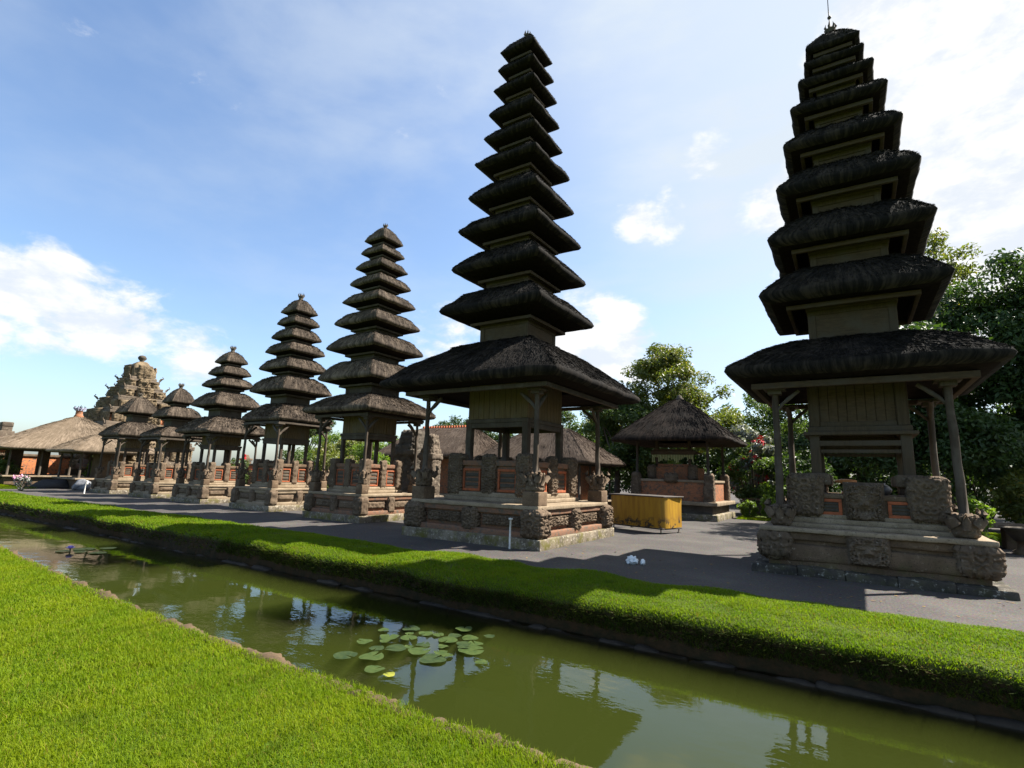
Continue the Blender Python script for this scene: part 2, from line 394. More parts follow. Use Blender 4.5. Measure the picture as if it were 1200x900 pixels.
def asphalt_mat():
    m, g = mat('gritty_asphalt'); pos = g.n('ShaderNodeNewGeometry').outputs['Position']
    n1 = g.noise(pos, .5, 6, .65); n2 = g.noise(pos, 24, 4, .8); n3 = g.noise(pos, 4.5, 5, .7)
    vor = g.n('ShaderNodeTexVoronoi', {'Vector': pos, 'Scale': 55.0}).outputs[1]
    c = g.mix(g.step(n2, .3, .7), (.031, .028, .028), (.078, .070, .065))
    c = g.mix(g.step(n1, .42, .68, 0, .55), c, (.092, .083, .074))
    c = g.mix(g.step(n3, .58, .75, 0, .5), c, (.042, .038, .036))
    c = g.mix(.35, c, vor, 'OVERLAY')
    finish(g, c, .93, g.math('ADD', n2, g.math('MULTIPLY', n3, .5)), .7, .008, .2); return m
M_['asphalt'] = asphalt_mat()
def water_mat():
    m, g = mat('murky_green_water'); pos = g.n('ShaderNodeNewGeometry').outputs['Position']
    r1 = g.noise(g.map(pos, (1, 1.6, 1)), 2.0, 3, .5); r2 = g.noise(g.map(pos, (1, 1.7, 1)), 9.0, 2, .5)
    amt = g.step(g.noise(pos, .35, 3, .5), .36, .66, .12, 1)
    h = g.math('MULTIPLY', g.math('ADD', r1, g.math('MULTIPLY', r2, .22)), amt)
    nrm = g.n('ShaderNodeBump', {'Height': h, 'Strength': .10, 'Distance': .06}).outputs[0]
    fr = g.n('ShaderNodeFresnel', {'IOR': 1.36, 'Normal': nrm}).outputs[0]
    gl = g.n('ShaderNodeBsdfGlossy', {'Color': (.95, .97, .95, 1), 'Roughness': .02, 'Normal': nrm})
    tr = g.n('ShaderNodeBsdfTransparent', {'Color': (1, 1, 1, 1)})
    mx = g.n('ShaderNodeMixShader', {0: fr, 1: tr.outputs[0], 2: gl.outputs[0]})
    sc = g.n('ShaderNodeVolumeScatter', {'Color': (.150, .180, .042, 1), 'Density': 1.0, 'Anisotropy': .0})
    ab = g.n('ShaderNodeVolumeAbsorption', {'Color': (.3, .4, .12, 1), 'Density': 1.9})
    av = g.n('ShaderNodeAddShader', {0: sc.outputs[0], 1: ab.outputs[0]})
    g.n('ShaderNodeOutputMaterial', {'Surface': mx.outputs[0], 'Volume': av.outputs[0]}); return m
M_['water'] = water_mat()
M_['lily'] = plain_mat('lily_pad_green', (.026, .046, .010), (.042, .062, .014), 14, .55, .2, .3)
M_['lily_dark'] = plain_mat('dull_lily_pad', (.016, .03, .009), (.03, .046, .013), 14, .55, .2, .3)
M_['lily_yellow'] = plain_mat('yellowing_lily_pad', (.20, .20, .03), (.14, .16, .025), 10, .6, .15, .3)

M_['underside_shade'] = plain_mat('shade_dark_underside_fibre', (.010, .008, .007), (.018, .014, .011), 9, .95, .05)  # unweathered fibre coloured near-black, standing in for deep shade under the eaves
M_['bed'] = plain_mat('moat_mud', (.03, .03, .015), (.02, .02, .01), 4, .95, .1)
# ------------------------------------------------------------------ setting: ground, moat, path, lawn
RNG = np.random.default_rng(7)
def sheet(name, x0, x1, y0, y1, z, m, nx=2, ny=2):
    X, Y = np.meshgrid(np.linspace(x0, x1, nx), np.linspace(y0, y1, ny), indexing='ij')
    mb = MB(); mb.add(np.stack([X.ravel(), Y.ravel(), np.full(X.size, z)], 1), gridq(nx, ny))
    return tag(mb.build(name, m), kind='structure')
WATER_Z = -.45
sheet('ground', -1500, 1500, -1500, 1500, -3.4, M_['lawn'])
sheet('courtyard_path', -400, 400, 9.9, 400, 0.0, M_['asphalt'])
mb = MB(); _c = np.array([(x, y, z) for x in (-140, 60) for y in (2.6, 7.9) for z in (-2.95, WATER_Z)])
mb.add(_c, [(0, 1, 3, 2), (4, 6, 7, 5), (0, 4, 5, 1), (2, 3, 7, 6), (0, 2, 6, 4), (1, 5, 7, 3)]); tag(mb.build('water', M_['water'], smooth=False), kind='structure')
sheet('moat_bed', -150, 70, 2.0, 8.6, -2.9, M_['bed'])
def edge_y(x): return 3.66+np.where(x < -8, (-8-x)*.055, 0)+.05*(noise3(np.stack([x*.9, x*0, x*0], 1), 3)-.5)
def strip(name, xs, prof_fn, m, **k):
    P = [prof_fn(x) for x in xs]; nv = len(P[0]); V = np.array([[(x, y, z) for (y, z) in p] for x, p in zip(xs, P)]).reshape(-1, 3)
    mb = MB(); mb.add(V, gridq(len(xs), nv)); return mb, V
# near lawn
xs = np.concatenate([np.linspace(-140, -25, 30), np.linspace(-24, 8, 90), np.linspace(9, 60, 15)])
ye = edge_y(xs)
V = np.array([[(x, y, z) for (y, z) in ((-120, -.12), (-6, -.12), (0, -.11), (2, -.10), (e-.25, -.10), (e-.06, -.115), (e, -.15), (e+.01, -3.0))] for x, e in zip(xs, ye)]).reshape(-1, 3)
V[:, 2] += np.where(V[:, 2] > -.13, (fbm(V*.9, 4)-.5)*.02-.024, 0)
mb = MB(); mb.add(V, gridq(len(xs), 8)); tag(mb.build('lawn', M_['lawn']), kind='structure')
# rough stone kerb of the near bank
xs = np.concatenate([np.linspace(-90, -25, 120), np.linspace(-24.9, 8, 1100)])
ye = edge_y(xs); nn = noise3(np.stack([xs*2.2, xs*0, xs*0], 1), 9)
V = np.array([[(x, e-.12, -.17), (x, e-.07-.05*n, -.135+.03*n), (x, e-.01+.02*n, -.118+.03*n), (x, e+.03+.04*n, -.135+.04*n), (x, e+.05+.06*n, -.18), (x, e+.08+.08*n, -1.2)] for x, e, n in zip(xs, ye, nn)]).reshape(-1, 3)
V += (fbm(V*7, 5)[:, None]-.5)*.08; V += (noise3(V*24, 6)[:, None]-.5)*.03
mb = MB(); mb.add(V, gridq(len(xs), 6))
M_['kerb'] = stone_mat('sandy_kerb_stone', (.06, .04, .023), (.095, .064, .037), (.16, .125, .085), .60)
tag(mb.build('stone_kerb', M_['kerb']), 'rough sandy stone kerb along the near lawn at the edge of the moat', 'kerb')
# far bank
BANK = np.array([(10.12, -.02), (10.0, .015), (9.5, .07), (8.8, .09), (8.1, .075), (7.84, .045), (7.75, -.03), (7.75, -.16), (7.72, -.3), (7.62, -3.0)])
xs = np.concatenate([np.linspace(-140, -62, 40), np.linspace(-61, 14, 300), np.linspace(15, 60, 24)])
V = np.array([[(x, y, z) for y, z in BANK] for x in xs]).reshape(-1, 3)
d = (fbm(V*np.array([.9, 1.2, 2.]), 14)-.5)
V[:, 1] += np.where(V[:, 1] < 9, d*.34, d*.3); V[:, 2] += np.where(V[:, 2] > -.3, d*.10, 0)
mb = MB(); mb.add(V, gridq(len(xs), len(BANK))[:, ::-1]); tag(mb.build('moat_bank', M_['bank']), kind='structure')
M_['lip'] = stone_mat('wet_dark_stone', (.022, .018, .014), (.038, .032, .025), (.07, .062, .052), .62)
mb = MB(); x = -90.0; k = 0
while x < 30:
    L = random.Random(k).uniform(.5, 1.5); rbox(mb, (x+L/2, 7.66+.03*math.sin(k*2.3), -.62+.02*math.sin(k*1.7)), (L/2+.01, .09, .175), .06, .09, .075, 3, k); x += L; k += 1
tag(mb.build('stone_lip', M_['lip']), 'low grey stone edging at the foot of the far grass bank', 'edging')

def blades(P, N, h, w, seed, lean=.5, sun_fold=True):
    r = np.random.default_rng(seed); n = len(P)
    az = r.uniform(0, 2*np.pi, n); side = np.stack([np.cos(az), np.sin(az), np.zeros(n)], 1)
    fw = np.stack([-np.sin(az), np.cos(az), np.zeros(n)], 1)
    up = N+0; ln = (r.random(n)*lean)[:, None]; h = h[:, None]; w = w[:, None]
    mid = P+up*h*.55+fw*h*ln*.35; tip = P+up*h*(1-.3*ln)+fw*h*ln*1.1
    V = np.stack([P-side*w/2, P+side*w/2, mid+side*w*.4, mid-side*w*.4, tip], 1).reshape(-1, 3)
    b = np.arange(n)[:, None]*5
    return V, b+np.array([[0, 1, 2, 3]]), b+np.array([[3, 2, 4]])
# lawn blades
mb = MB(); r = RNG
def lawn_patch(x0, x1, y0, y1f, dens, hmin, hmax, w, seed):
    n = int((x1-x0)*5.2*dens); r = np.random.default_rng(seed)
    x = r.uniform(x0, x1, n); y = r.uniform(y0, 4.9, n); ok = y < edge_y(x)-.03+.16*r.random(n)*noise3(np.stack([x*2, x*0, x*0], 1), 8); x, y = x[ok], y[ok]
    P = np.stack([x, y, np.full(len(x), -.115)], 1)
    cl = fbm(P*np.array([5., 5., 1]), 21); tuft = np.clip((fbm(P*1.4+50, 22)-.42)/.2, 0, 1); h = (hmin+(hmax-hmin)*r.random(len(x))*(.4+1.2*cl**1.5))*(.78+.3*tuft)
    mb.add(*blades(P, np.array([[0, 0, 1.]])*np.ones((len(x), 1))+r.normal(0, .22, (len(x), 3))*np.array([1, 1, .1]), h, w*(.6+.8*r.random(len(x))), seed, .9))
lawn_patch(-5.5, 1.0, -.3, None, 8200, .032, .075, .0055, 1)
lawn_patch(-9, -5.5, -.3, None, 5000, .034, .078, .007, 2)
lawn_patch(-15, -9, -.3, None, 2900, .035, .08, .0095, 3)
lawn_patch(-26, -15, -.3, None, 1300, .035, .09, .014, 4)
lawn_patch(1.0, 4.0, -.3, None, 2500, .035, .085, .0075, 5)
tag(mb.build('lawn_grass', M_['grass'], smooth=False), 'bright green mown lawn grass on the near side of the moat', 'grass', kind='stuff')
# verge blades on the far bank (top and drooping over the front)
mb = MB()
def verge(x0, x1, dens, w, hs, seed, face=False):
    r = np.random.default_rng(seed); seg = np.diff(BANK, axis=0); L = np.hypot(*seg.T); cum = np.concatenate([[0], np.cumsum(L)])
    smax = cum[8]; n = int((x1-x0)*smax*dens); s = r.uniform(.08, smax, n); x = r.uniform(x0, x1, n)
    keep = (s < cum[6]+.03*r.normal(size=n)) if not face else (s > cum[6]+.01); s, x = s[keep], x[keep]; n = len(s)
    k = np.clip(np.searchsorted(cum, s)-1, 0, len(L)-1); t = (s-cum[k])/L[k]
    yz = BANK[k]+seg[k]*t[:, None]; nrm = np.stack([np.zeros(n), -(-seg[k][:, 1]/L[k]), np.zeros(n)], 1)
    nrm = np.stack([np.zeros(n), seg[k][:, 1]/L[k], -seg[k][:, 0]/L[k]], 1)
    P = np.stack([x, yz[:, 0], yz[:, 1]], 1); d = fbm(P*np.array([.9, 1.2, 2.]), 14)-.5
    P[:, 1] += np.where(P[:, 1] < 9, d*.34, d*.3); P[:, 2] += np.where(P[:, 2] > -.3, d*.10, 0)-.01
    up = nrm*.7+np.array([0, 0, .45])+r.normal(0, .3, (n, 3)); up /= np.linalg.norm(up, axis=1, keepdims=True)
    h = hs*(.5+r.random(n))*(.6+.8*fbm(P*1.7, 31))*np.where(s > cum[5], 1.2, 1)
    mb.add(*blades(P, up, h, w*(.6+.8*r.random(n)), seed, 1.0))
verge(-6, 9, 5000, .009, .045, 11); verge(-14, -6, 2900, .011, .05, 12); verge(-26, -14, 1200, .017, .07, 13); verge(-62, -26, 450, .028, .08, 14)
tag(mb.build('verge_grass', M_['verge'], smooth=False), 'thick grass growing along the top of the far moat bank', 'grass', kind='stuff')
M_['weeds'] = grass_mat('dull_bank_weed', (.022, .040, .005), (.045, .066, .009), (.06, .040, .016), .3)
mb = MB(); verge(-6, 9, 3400, .014, .075, 31, True); verge(-14, -6, 2000, .018, .075, 32, True); verge(-26, -14, 340, .028, .07, 33, True); verge(-62, -26, 140, .045, .11, 34, True)
tag(mb.build('bank_weeds', M_['weeds'], smooth=False), 'dull weeds and dead grass hanging on the shaded face of the far bank', 'weeds', kind='stuff')

# ------------------------------------------------------------------ thatched roof
def roof_mesh(mb, cx, cy, sx, sy, z0, tx, ty, zt, k, ring, seed, m=22, strands=0, ex=1.55, rc=.16, und=.2, noise=.03, sw=.012, sl=.35, under=None, lift=.016):
    """hipped thatch with a thick undercut eave, closed underneath"""
    ra = ring/sx
    rows = [(ra*sx*.55, ra*sy*.55, z0+.05*k), (ra*sx, ra*sy, z0-und*k), (sx-.20*k, sy-.20*k, z0-.16*k), (sx-.06*k, sy-.06*k, z0-.11*k), (sx, sy, z0-.02*k), (sx-.03*k, sy-.03*k, z0+.06*k)]
    n0 = len(rows); zs = z0+.06*k
    for t in np.linspace(0, 1, 13)[1:]:
        rows.append((sx-.03*k+(tx-sx+.03*k)*t, sy-.03*k+(ty-sy+.03*k)*t, zs+(zt-zs)*(1-(1-t)**ex)))
    rows.append((tx*.3, ty*.3, zt+.02))
    v = np.concatenate([[-1, -.988], np.linspace(-.95, .95, m-3), [.988]])
    o = np.ones(m); per = np.concatenate([np.stack([v, -o], 1), np.stack([o, v], 1), np.stack([-v, o], 1), np.stack([-o, -v], 1)])
    inn = np.clip(per, -(1-rc), 1-rc); d = per-inn; ln = np.linalg.norm(d, axis=1, keepdims=True); per = inn+d/np.maximum(ln, 1e-6)*rc
    n = len(per); nr = len(rows); R = np.array(rows)
    V = np.zeros((n, nr, 3)); V[:, :, 0] = per[:, :1]*R[:, 0]; V[:, :, 1] = per[:, 1:]*R[:, 1]; V[:, :, 2] = R[:, 2]
    sl_ = np.concatenate([[0], np.cumsum(np.linalg.norm(np.diff(R, axis=0), axis=1))])
    pl = np.concatenate([[0], np.cumsum(np.linalg.norm(np.diff(per*np.array([sx, sy]), axis=0), axis=1))])
    U = np.stack(np.broadcast_arrays(pl[:, None], sl_[None]), 2)
    F = V.reshape(-1, 3); a = (fbm(F*np.array([1.3, 1.3, 2.2])/max(k, .5)+cx, seed)-.5)*2
    b = (noise3(np.stack([U[:, :, 0].ravel()*7, U[:, :, 1].ravel()*.8, np.zeros(n*nr)], 1), seed+4)-.5)*2
    rad_ = F.copy(); rad_[:, 2] = 0; rad_ /= np.maximum(np.linalg.norm(rad_, axis=1, keepdims=True), 1e-6)
    wgt = np.tile(np.array([0, 0, .7, 1, 1, 1]+[1]*12+[.3]), n)
    F = F+rad_*((a*noise*2.0+b*noise*.5)*wgt)[:, None]*k; F[:, 2] += (a*noise*1.6+b*noise*.5)*wgt*k
    F += np.array([cx, cy, 0]); q = gridq(n, nr, True); col = q[:, 0] % nr
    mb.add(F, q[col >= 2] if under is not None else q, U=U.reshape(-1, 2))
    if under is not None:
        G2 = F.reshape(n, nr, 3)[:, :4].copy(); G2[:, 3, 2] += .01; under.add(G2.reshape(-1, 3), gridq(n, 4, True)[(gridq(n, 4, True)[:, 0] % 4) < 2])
    if strands:
        G = F.reshape(n, nr, 3); r = np.random.default_rng(seed+77)
        ui = r.integers(0, n, strands); uf = r.random(strands); tt = r.uniform(5.2, nr-2.2, strands); sl = sl*min(1, max(sx, sy)/2.4)
        low = r.random(strands) < .0; tt[low] = r.uniform(2.2, 3.6, low.sum())
        ti = np.floor(tt).astype(int); tf = (tt-ti)[:, None]; uf = uf[:, None]; uj = (ui+1) % n
        def at(i, j): return G[i, j]*(1-uf)+G[uj, j]*uf if i is ui else None
        A = G[ui, ti]*(1-uf)+G[uj, ti]*uf; B = G[ui, ti+1]*(1-uf)+G[uj, ti+1]*uf
        P = A*(1-tf)+B*tf; dn = A-B; dn /= np.maximum(np.linalg.norm(dn, axis=1, keepdims=True), 1e-6)
        sd = G[uj, ti]-G[ui, ti]; sd /= np.maximum(np.linalg.norm(sd, axis=1, keepdims=True), 1e-6)
        nr_ = np.cross(sd, -dn); nr_ /= np.maximum(np.linalg.norm(nr_, axis=1, keepdims=True), 1e-6)
        dn = np.where(low[:, None], dn*.3+np.array([0, 0, -1.]), dn)
        L = (sl*(.4+r.random(strands)))[:, None]*np.clip((tt-4.3)/3.2, .25, 1)[:, None]; wv = (sw*(.5+r.random(strands)))[:, None]
        j = sd*r.normal(0, .10, (strands, 1)); p0 = P-nr_*.004; tw = r.uniform(-1.2, 1.2, (strands, 1)); wd = sd*np.cos(tw)+nr_*np.sin(tw); sd = wd; p1 = P+(dn+j)*L+nr_*(.006+r.random((strands, 1))**2*lift)
        V2 = np.stack([p0-sd*wv/2, p0+sd*wv/2, p1+sd*wv*.2, p1-sd*wv*.2], 1).reshape(-1, 3)
        uu = U.reshape(n, nr, 2)[ui, ti]; U2 = np.repeat(uu, 4, axis=0)+np.repeat(r.random((strands, 2)), 4, axis=0)
        mb.add(V2, np.arange(strands)[:, None]*4+np.array([[0, 1, 2, 3]]), U=U2)
    return mb
def frame4(mb, cx, cy, hx, hy, z0, z1, w, **k):
    box2(mb, cx-hx, cx+hx, cy-hy, cy-hy+w, z0, z1, **k); box2(mb, cx-hx, cx+hx, cy+hy-w, cy+hy, z0, z1, **k)
    box2(mb, cx-hx, cx-hx+w, cy-hy+w+.002, cy+hy-w-.002, z0, z1, **k); box2(mb, cx+hx-w, cx+hx, cy-hy+w+.002, cy+hy-w-.002, z0, z1, **k)
def plank_box(mb, cx, cy, hx, hy, z0, z1, pw, seed=0):
    r = random.Random(seed)
    box2(mb, cx-hx+.03, cx+hx-.03, cy-hy+.03, cy+hy-.03, z0+.01, z1-.01, r=.005, cell=2)
    for ax in (0, 1):
        h = (hx, hy)[ax]; oth = (hy, hx)[ax]; n = max(3, int(2*h/pw)); w = 2*h/n
        for s in (-1, 1):
            for i in range(n):
                a = -h+i*w+.004; b = a+w-.008; d = r.uniform(0, .014)
                if ax == 0: box2(mb, cx+a, cx+b, cy+s*(oth-.028), cy+s*(oth+d), z0+r.uniform(0, .015), z1, r=.006, cell=2)
                else: box2(mb, cx+s*(oth-.028), cx+s*(oth+d), cy+a, cy+b, z0+r.uniform(0, .015), z1, r=.006, cell=2)

# ------------------------------------------------------------------ meru tower pieces
def finial(root, cx, cy, z, k, spike=0):
    mb = MB(); lathe(mb, (cx, cy, z-.05*k), [(.13*k, 0), (.14*k, .06*k), (.10*k, .1*k), (.11*k, .2*k), (.15*k, .24*k), (.09*k, .3*k), (.05*k, .36*k), (.001, .40*k)], 12, .4, .012*k)
    for i in range(7):
        a = i*.9; tube(mb, [(cx+.08*k*math.cos(a), cy+.08*k*math.sin(a), z+.16*k), (cx+.16*k*math.cos(a), cy+.16*k*math.sin(a), z+.27*k), (cx+.13*k*math.cos(a), cy+.13*k*math.sin(a), z+.40*k)], [.04*k, .035*k, .008*k], 5)
    f = mb.build('finial', M_['carved_dark'], root)
    if spike:
        mb = MB(); tube(mb, [(cx, cy, z+.3*k), (cx+.01, cy, z+.3*k+spike*.5), (cx, cy, z+.3*k+spike)], [.016, .012, .006], 6)
        ico_lump(mb, (cx, cy, z+.3*k+.12), (.05, .05, .05), 1, 0, 1, 6)
        mb.build('lightning_rod', M_['dark_metal'], f)
def tier_stack(root, cx, cy, tiers, apex, seed, strands, thatch, far, ks, hs0=None, wmat='panel', drift=0.0, und=.36, rf_=.61, ph=0):
    """tiers = [(half, z_eave)...] bottom first; each tier is a thatch roof, its eave frame and the storey box under it"""
    nT = len(tiers); ztop_prev = None; hx_big = tiers[0][0] > 2.4
    for i, (s, z) in enumerate(tiers):
        x = cx+drift*min(i, 3)/3 if drift else cx
        last = i == nT-1; k = min(1.0, .28+.38*s)*ks
        if last: tz = apex; tx = .10*ks
        else:
            s2, z2 = tiers[i+1]; tx = s2*.47; gap = z2-z
            tz = z+gap*((.66 if far else .6) if i else .63)
            if i == 0: tz = z2-(.95 if hx_big else .62)
        mb = MB(); ub = MB(); ring = s*rf_ if i else max(s*.80, ph+.12); ud = und if i else .26
        roof_mesh(mb, x, cy, s, s, z, tx, tx, tz, k, ring, seed+i*13, 14 if far else 22, strands if i == 0 else int(strands*.34*(s/tiers[1][0])**1.5), under=ub, lift=.028 if not far else .045, ex=(1.3 if hx_big else 1.6) if i == 0 else ((1.5 if hx_big else 2.1) if not last else (1.3 if hx_big else 1.6)), rc=.022 if i else .05, und=ud-.04, sw=.016 if not far else .032, sl=.20, noise=.028)
        rf = mb.build('thatched_roof', thatch, root); ub.build('roof_underside', M_['underside_shade'], rf)
        zf = z-ud*k
        mb = MB(); w = (.10 if i == 0 else .075)*ks
        frame4(mb, x, cy, ring, ring, zf-.10*ks if i == 0 else zf-.075*ks, zf+.02, w, r=.008, cell=1.0)
        mb.build('eave_frame', M_['wood_h' if (hx_big and (i or rf_ > .7)) else 'wood_dark'], rf)
        if i:
            b = s*.47; zb = ztop_prev-.30*ks; zt = z-.02
            mb = MB(); mid = zf-.05*ks
            box2(mb, x-b, x+b, cy-b, cy+b, zb, mid, r=.012, cell=.4, amp=.004, seed=seed+i)
            e = .05*ks
            if not far:
                sb = mb; mb = MB()
                for sx_ in (-1, 1):
                    for sy_ in (-1, 1):
                        box2(mb, x+sx_*(b-.16*b), x+sx_*(b+.022), cy+sy_*(b-.16*b), cy+sy_*(b+.022), zb, mid-.004, r=.01, cell=1)
                frame4(mb, x, cy, b+.03, b+.03, mid-.10*ks, mid+.002, .05*ks, r=.008, cell=1); frame_b = mb; mb = sb
            frame4(mb, x, cy, b+e, b+e, mid+.003, mid+.07*ks, .09*ks, r=.008, cell=1)
            box2(mb, x-b*.92, x+b*.92, cy-b*.92, cy+b*.92, mid+.004, zt+.18*k, r=.01, cell=1)
            mb.build('storey_box', M_[wmat if hx_big else 'wood_dark'], rf)
            if not far: frame_b.build('panel_frame', M_['wood' if hx_big else 'wood_dark'], rf)
        ztop_prev = tz
    finial(root, x, cy, apex, .9*ks*(1.25 if nT < 9 else .85), 0)

def horned_cup(root, x, y, z, h, w, seed, cell, rot=0):
    mb = MB()
    rbox(mb, (x, y, z+h*.25), (w*.80, w*.80, h*.25), .06, cell, .01, 4, seed, .03, 5)
    def flare(V): V[:, :2] *= (1+.28*np.clip(V[:, 2:3]/(h*.25), -.2, 1)); return V
    rbox(mb, (x, y, z+h*.62), (w*.78, w*.78, h*.24), .07, cell, .012, 4, seed+1, .035, 6, warp=flare)
    for sx_ in (-1, 1):
        for sy_ in (-1, 1):
            p = np.array([x, y, 0]); 
            tube(mb, [(x+sx_*w*.75, y+sy_*w*.75, z+h*.5), (x+sx_*w*1.05, y+sy_*w*1.05, z+h*.72), (x+sx_*w*1.16, y+sy_*w*1.16, z+h*.92), (x+sx_*w*1.02, y+sy_*w*1.02, z+h*1.12)], [.42*w, .36*w, .24*w, .06*w], 7, True, .2, seed)
    for a in range(4):
        dx, dy = ((1, 0), (0, 1), (-1, 0), (0, -1))[a]
        tube(mb, [(x+dx*w*.75, y+dy*w*.75, z+h*.35), (x+dx*w*1.08, y+dy*w*1.08, z+h*.62), (x+dx*w*1.05, y+dy*w*1.05, z+h*.9)], [.36*w, .33*w, .08*w], 7, True, .25, seed+a)
    return mb.build('post_pedestal', M_['carved'], root)
def post(root, x, y, z0, z1, r_, seed, dx=0, dy=0, hb=.62, cx=0, cy=0, beam=None):
    rr = random.Random(seed); mb = MB(); n = 9; P = []
    for i in range(n):
        t = i/(n-1); P.append((x+dx*t+rr.uniform(-1, 1)*.012, y+dy*t+rr.uniform(-1, 1)*.012, z0+(z1-z0)*t))
    tube(mb, P, [r_*(1.12-.22*i/(n-1)) for i in range(n)], 9, True, .12, seed)
    p = mb.build('post', M_['post'], root)
    top = np.array(P[-1]); mb = MB()
    rbox(mb, (top[0], top[1], z1-.05), (r_*1.9, r_*1.9, .05), .015, .5); rbox(mb, (top[0], top[1], z1+.03), (r_*3.0, r_*3.0, .035), .015, .5)
    mb.build('capital', M_['wood_dark'], p)
    for k in (0, 1):
        d = np.array([math.copysign(1, cx-x), 0, 0]) if k == 0 else np.array([0, math.copysign(1, cy-y), 0])
        a = np.array([top[0], top[1], z1-hb]); mb = MB()
        pts = [a+d*hb*t+np.array([0, 0, hb*(.95*t**.8)]) for t in (0, .3, .55, .8, 1.0)]
        tube(mb, pts, [.042*hb/.6, .055*hb/.6, .065*hb/.6, .055*hb/.6, .05*hb/.6], 6, True, .3, seed+k)
        mb.build('brace', M_['wood_dark'], p)
    return p

def kala_panel(root, x, y, z, w, h, seed, nrm=(0, -1), name='carved_face', cell=.016, depth=.10, m='carved'):
    """mirrored relief with bulging eyes, nose, grin and fangs"""
    nx = int(w/cell)+1; nz_ = int(h/cell)+1
    U, Vv = np.meshgrid(np.linspace(-1, 1, nx), np.linspace(-1, 1, nz_), indexing='ij'); u = U.ravel(); v = Vv.ravel(); au = np.abs(u)
    def gs(cx_, cv, sx_, sv): return np.exp(-((au-cx_)/sx_)**2-((v-cv)/sv)**2)
    H = .38*np.sqrt(np.clip(1-(au*.9)**2-(v*.82)**2, 0, 1))+.12
    H += .50*gs(.36, .22, .17, .15)-.30*gs(.36, .22, .08, .07)+.45*gs(0, -.02, .16, .2)+.28*gs(.15, -.12, .1, .08)
    H += .30*gs(.40, .48, .32, .09)+.25*gs(0, .70, .22, .16)+.22*gs(.62, .72, .16, .16)+.25*gs(.88, .1, .10, .3)
    H -= .35*np.exp(-((v+.42-.10*au**2)/.10)**2)*(au < .62)
    H += .22*np.exp(-((v+.42)/.09)**2)*(au < .56)*(np.abs(np.sin(au*17)) > .35)
    H += .35*gs(.50, -.40, .07, .20)+.2*gs(0, -.78, .3, .12)
    pp = np.stack([au*4.2*w, v*4.2*h, np.zeros_like(u)], 1)*2+seed
    q1 = np.clip((ridged(pp*1.5, seed)-.5)/.35, 0, 1); q2 = np.clip((ridged(pp*3.2, seed+1)-.45)/.4, 0, 1); H += .42*swirl(u*w/2, v*h/2, .13, seed)*np.clip((np.sqrt((au*.95)**2+(v*.85)**2)-.45)/.25, .18, 1)+.10*q2-.12
    ed = np.minimum(1, 6*(1.0-np.maximum(au, np.abs(v)))); H = H*np.clip(ed, 0, 1)
    px = x+np.zeros_like(u); py = y+np.zeros_like(u)
    if nrm[0] == 0: px = x+u*w/2; py = y+nrm[1]*H*depth
    else: py = y+u*w/2; px = x+nrm[0]*H*depth
    mb = MB(); q = gridq(nx, nz_)
    mb.add(np.stack([px, py, z+v*h/2], 1), q if nrm in ((0, -1), (1, 0)) else q[:, ::-1])
    return mb.build(name, M_[m], root)
def foliage_panel(mb, x, y, z, w, h, seed, nrm, cell, depth, vert=False):
    """mirrored leafy scrollwork relief"""
    nx = max(6, int(w/cell)+1); nz_ = max(6, int(h/cell)+1)
    U, Vv = np.meshgrid(np.linspace(-1, 1, nx), np.linspace(-1, 1, nz_), indexing='ij'); u = U.ravel(); v = Vv.ravel(); au = np.abs(u)
    pp = np.stack([au*w*5.5, v*h*5.5, np.zeros_like(u)], 1)+seed*1.7
    H = .1+.85*swirl(u*w/2, v*h/2, max(.16, cell*6.5), seed)+.25*np.exp(-(au/.25)**2-(v/.6)**2)+.12*noise3(pp*4, seed)
    H = H*np.clip(7*(1-np.maximum(au, np.abs(v))), 0, 1)
    px = x+0*u; py = y+0*u
    if nrm[0] == 0: px = x+u*w/2; py = y+nrm[1]*H*depth
    else: py = y+u*w/2; px = x+nrm[0]*H*depth
    q = gridq(nx, nz_); mb.add(np.stack([px, py, z+v*h/2], 1), q if nrm in ((0, -1), (1, 0)) else q[:, ::-1])
SIDES = ((0, -1), (1, 0), (0, 1), (-1, 0))
def on_side(cx, cy, hx, hy, s, a):        # point on side s at lateral offset a
    return (cx+a, cy+s[1]*hy) if s[0] == 0 else (cx+s[0]*hx, cy+a)
def side_box(mb, cx, cy, hx, hy, s, a, w, d0, d1, z0, z1, **k):
    """box on face s, lateral centre a, half width w, from d0 inside to d1 outside of the face"""
    if s[0] == 0:
        y0, y1 = cy+s[1]*(hy-d0), cy+s[1]*(hy+d1); box2(mb, cx+a-w, cx+a+w, min(y0, y1), max(y0, y1), z0, z1, **k)
    else:
        x0, x1 = cx+s[0]*(hx-d0), cx+s[0]*(hx+d1); box2(mb, min(x0, x1), max(x0, x1), cy+a-w, cy+a+w, z0, z1, **k)

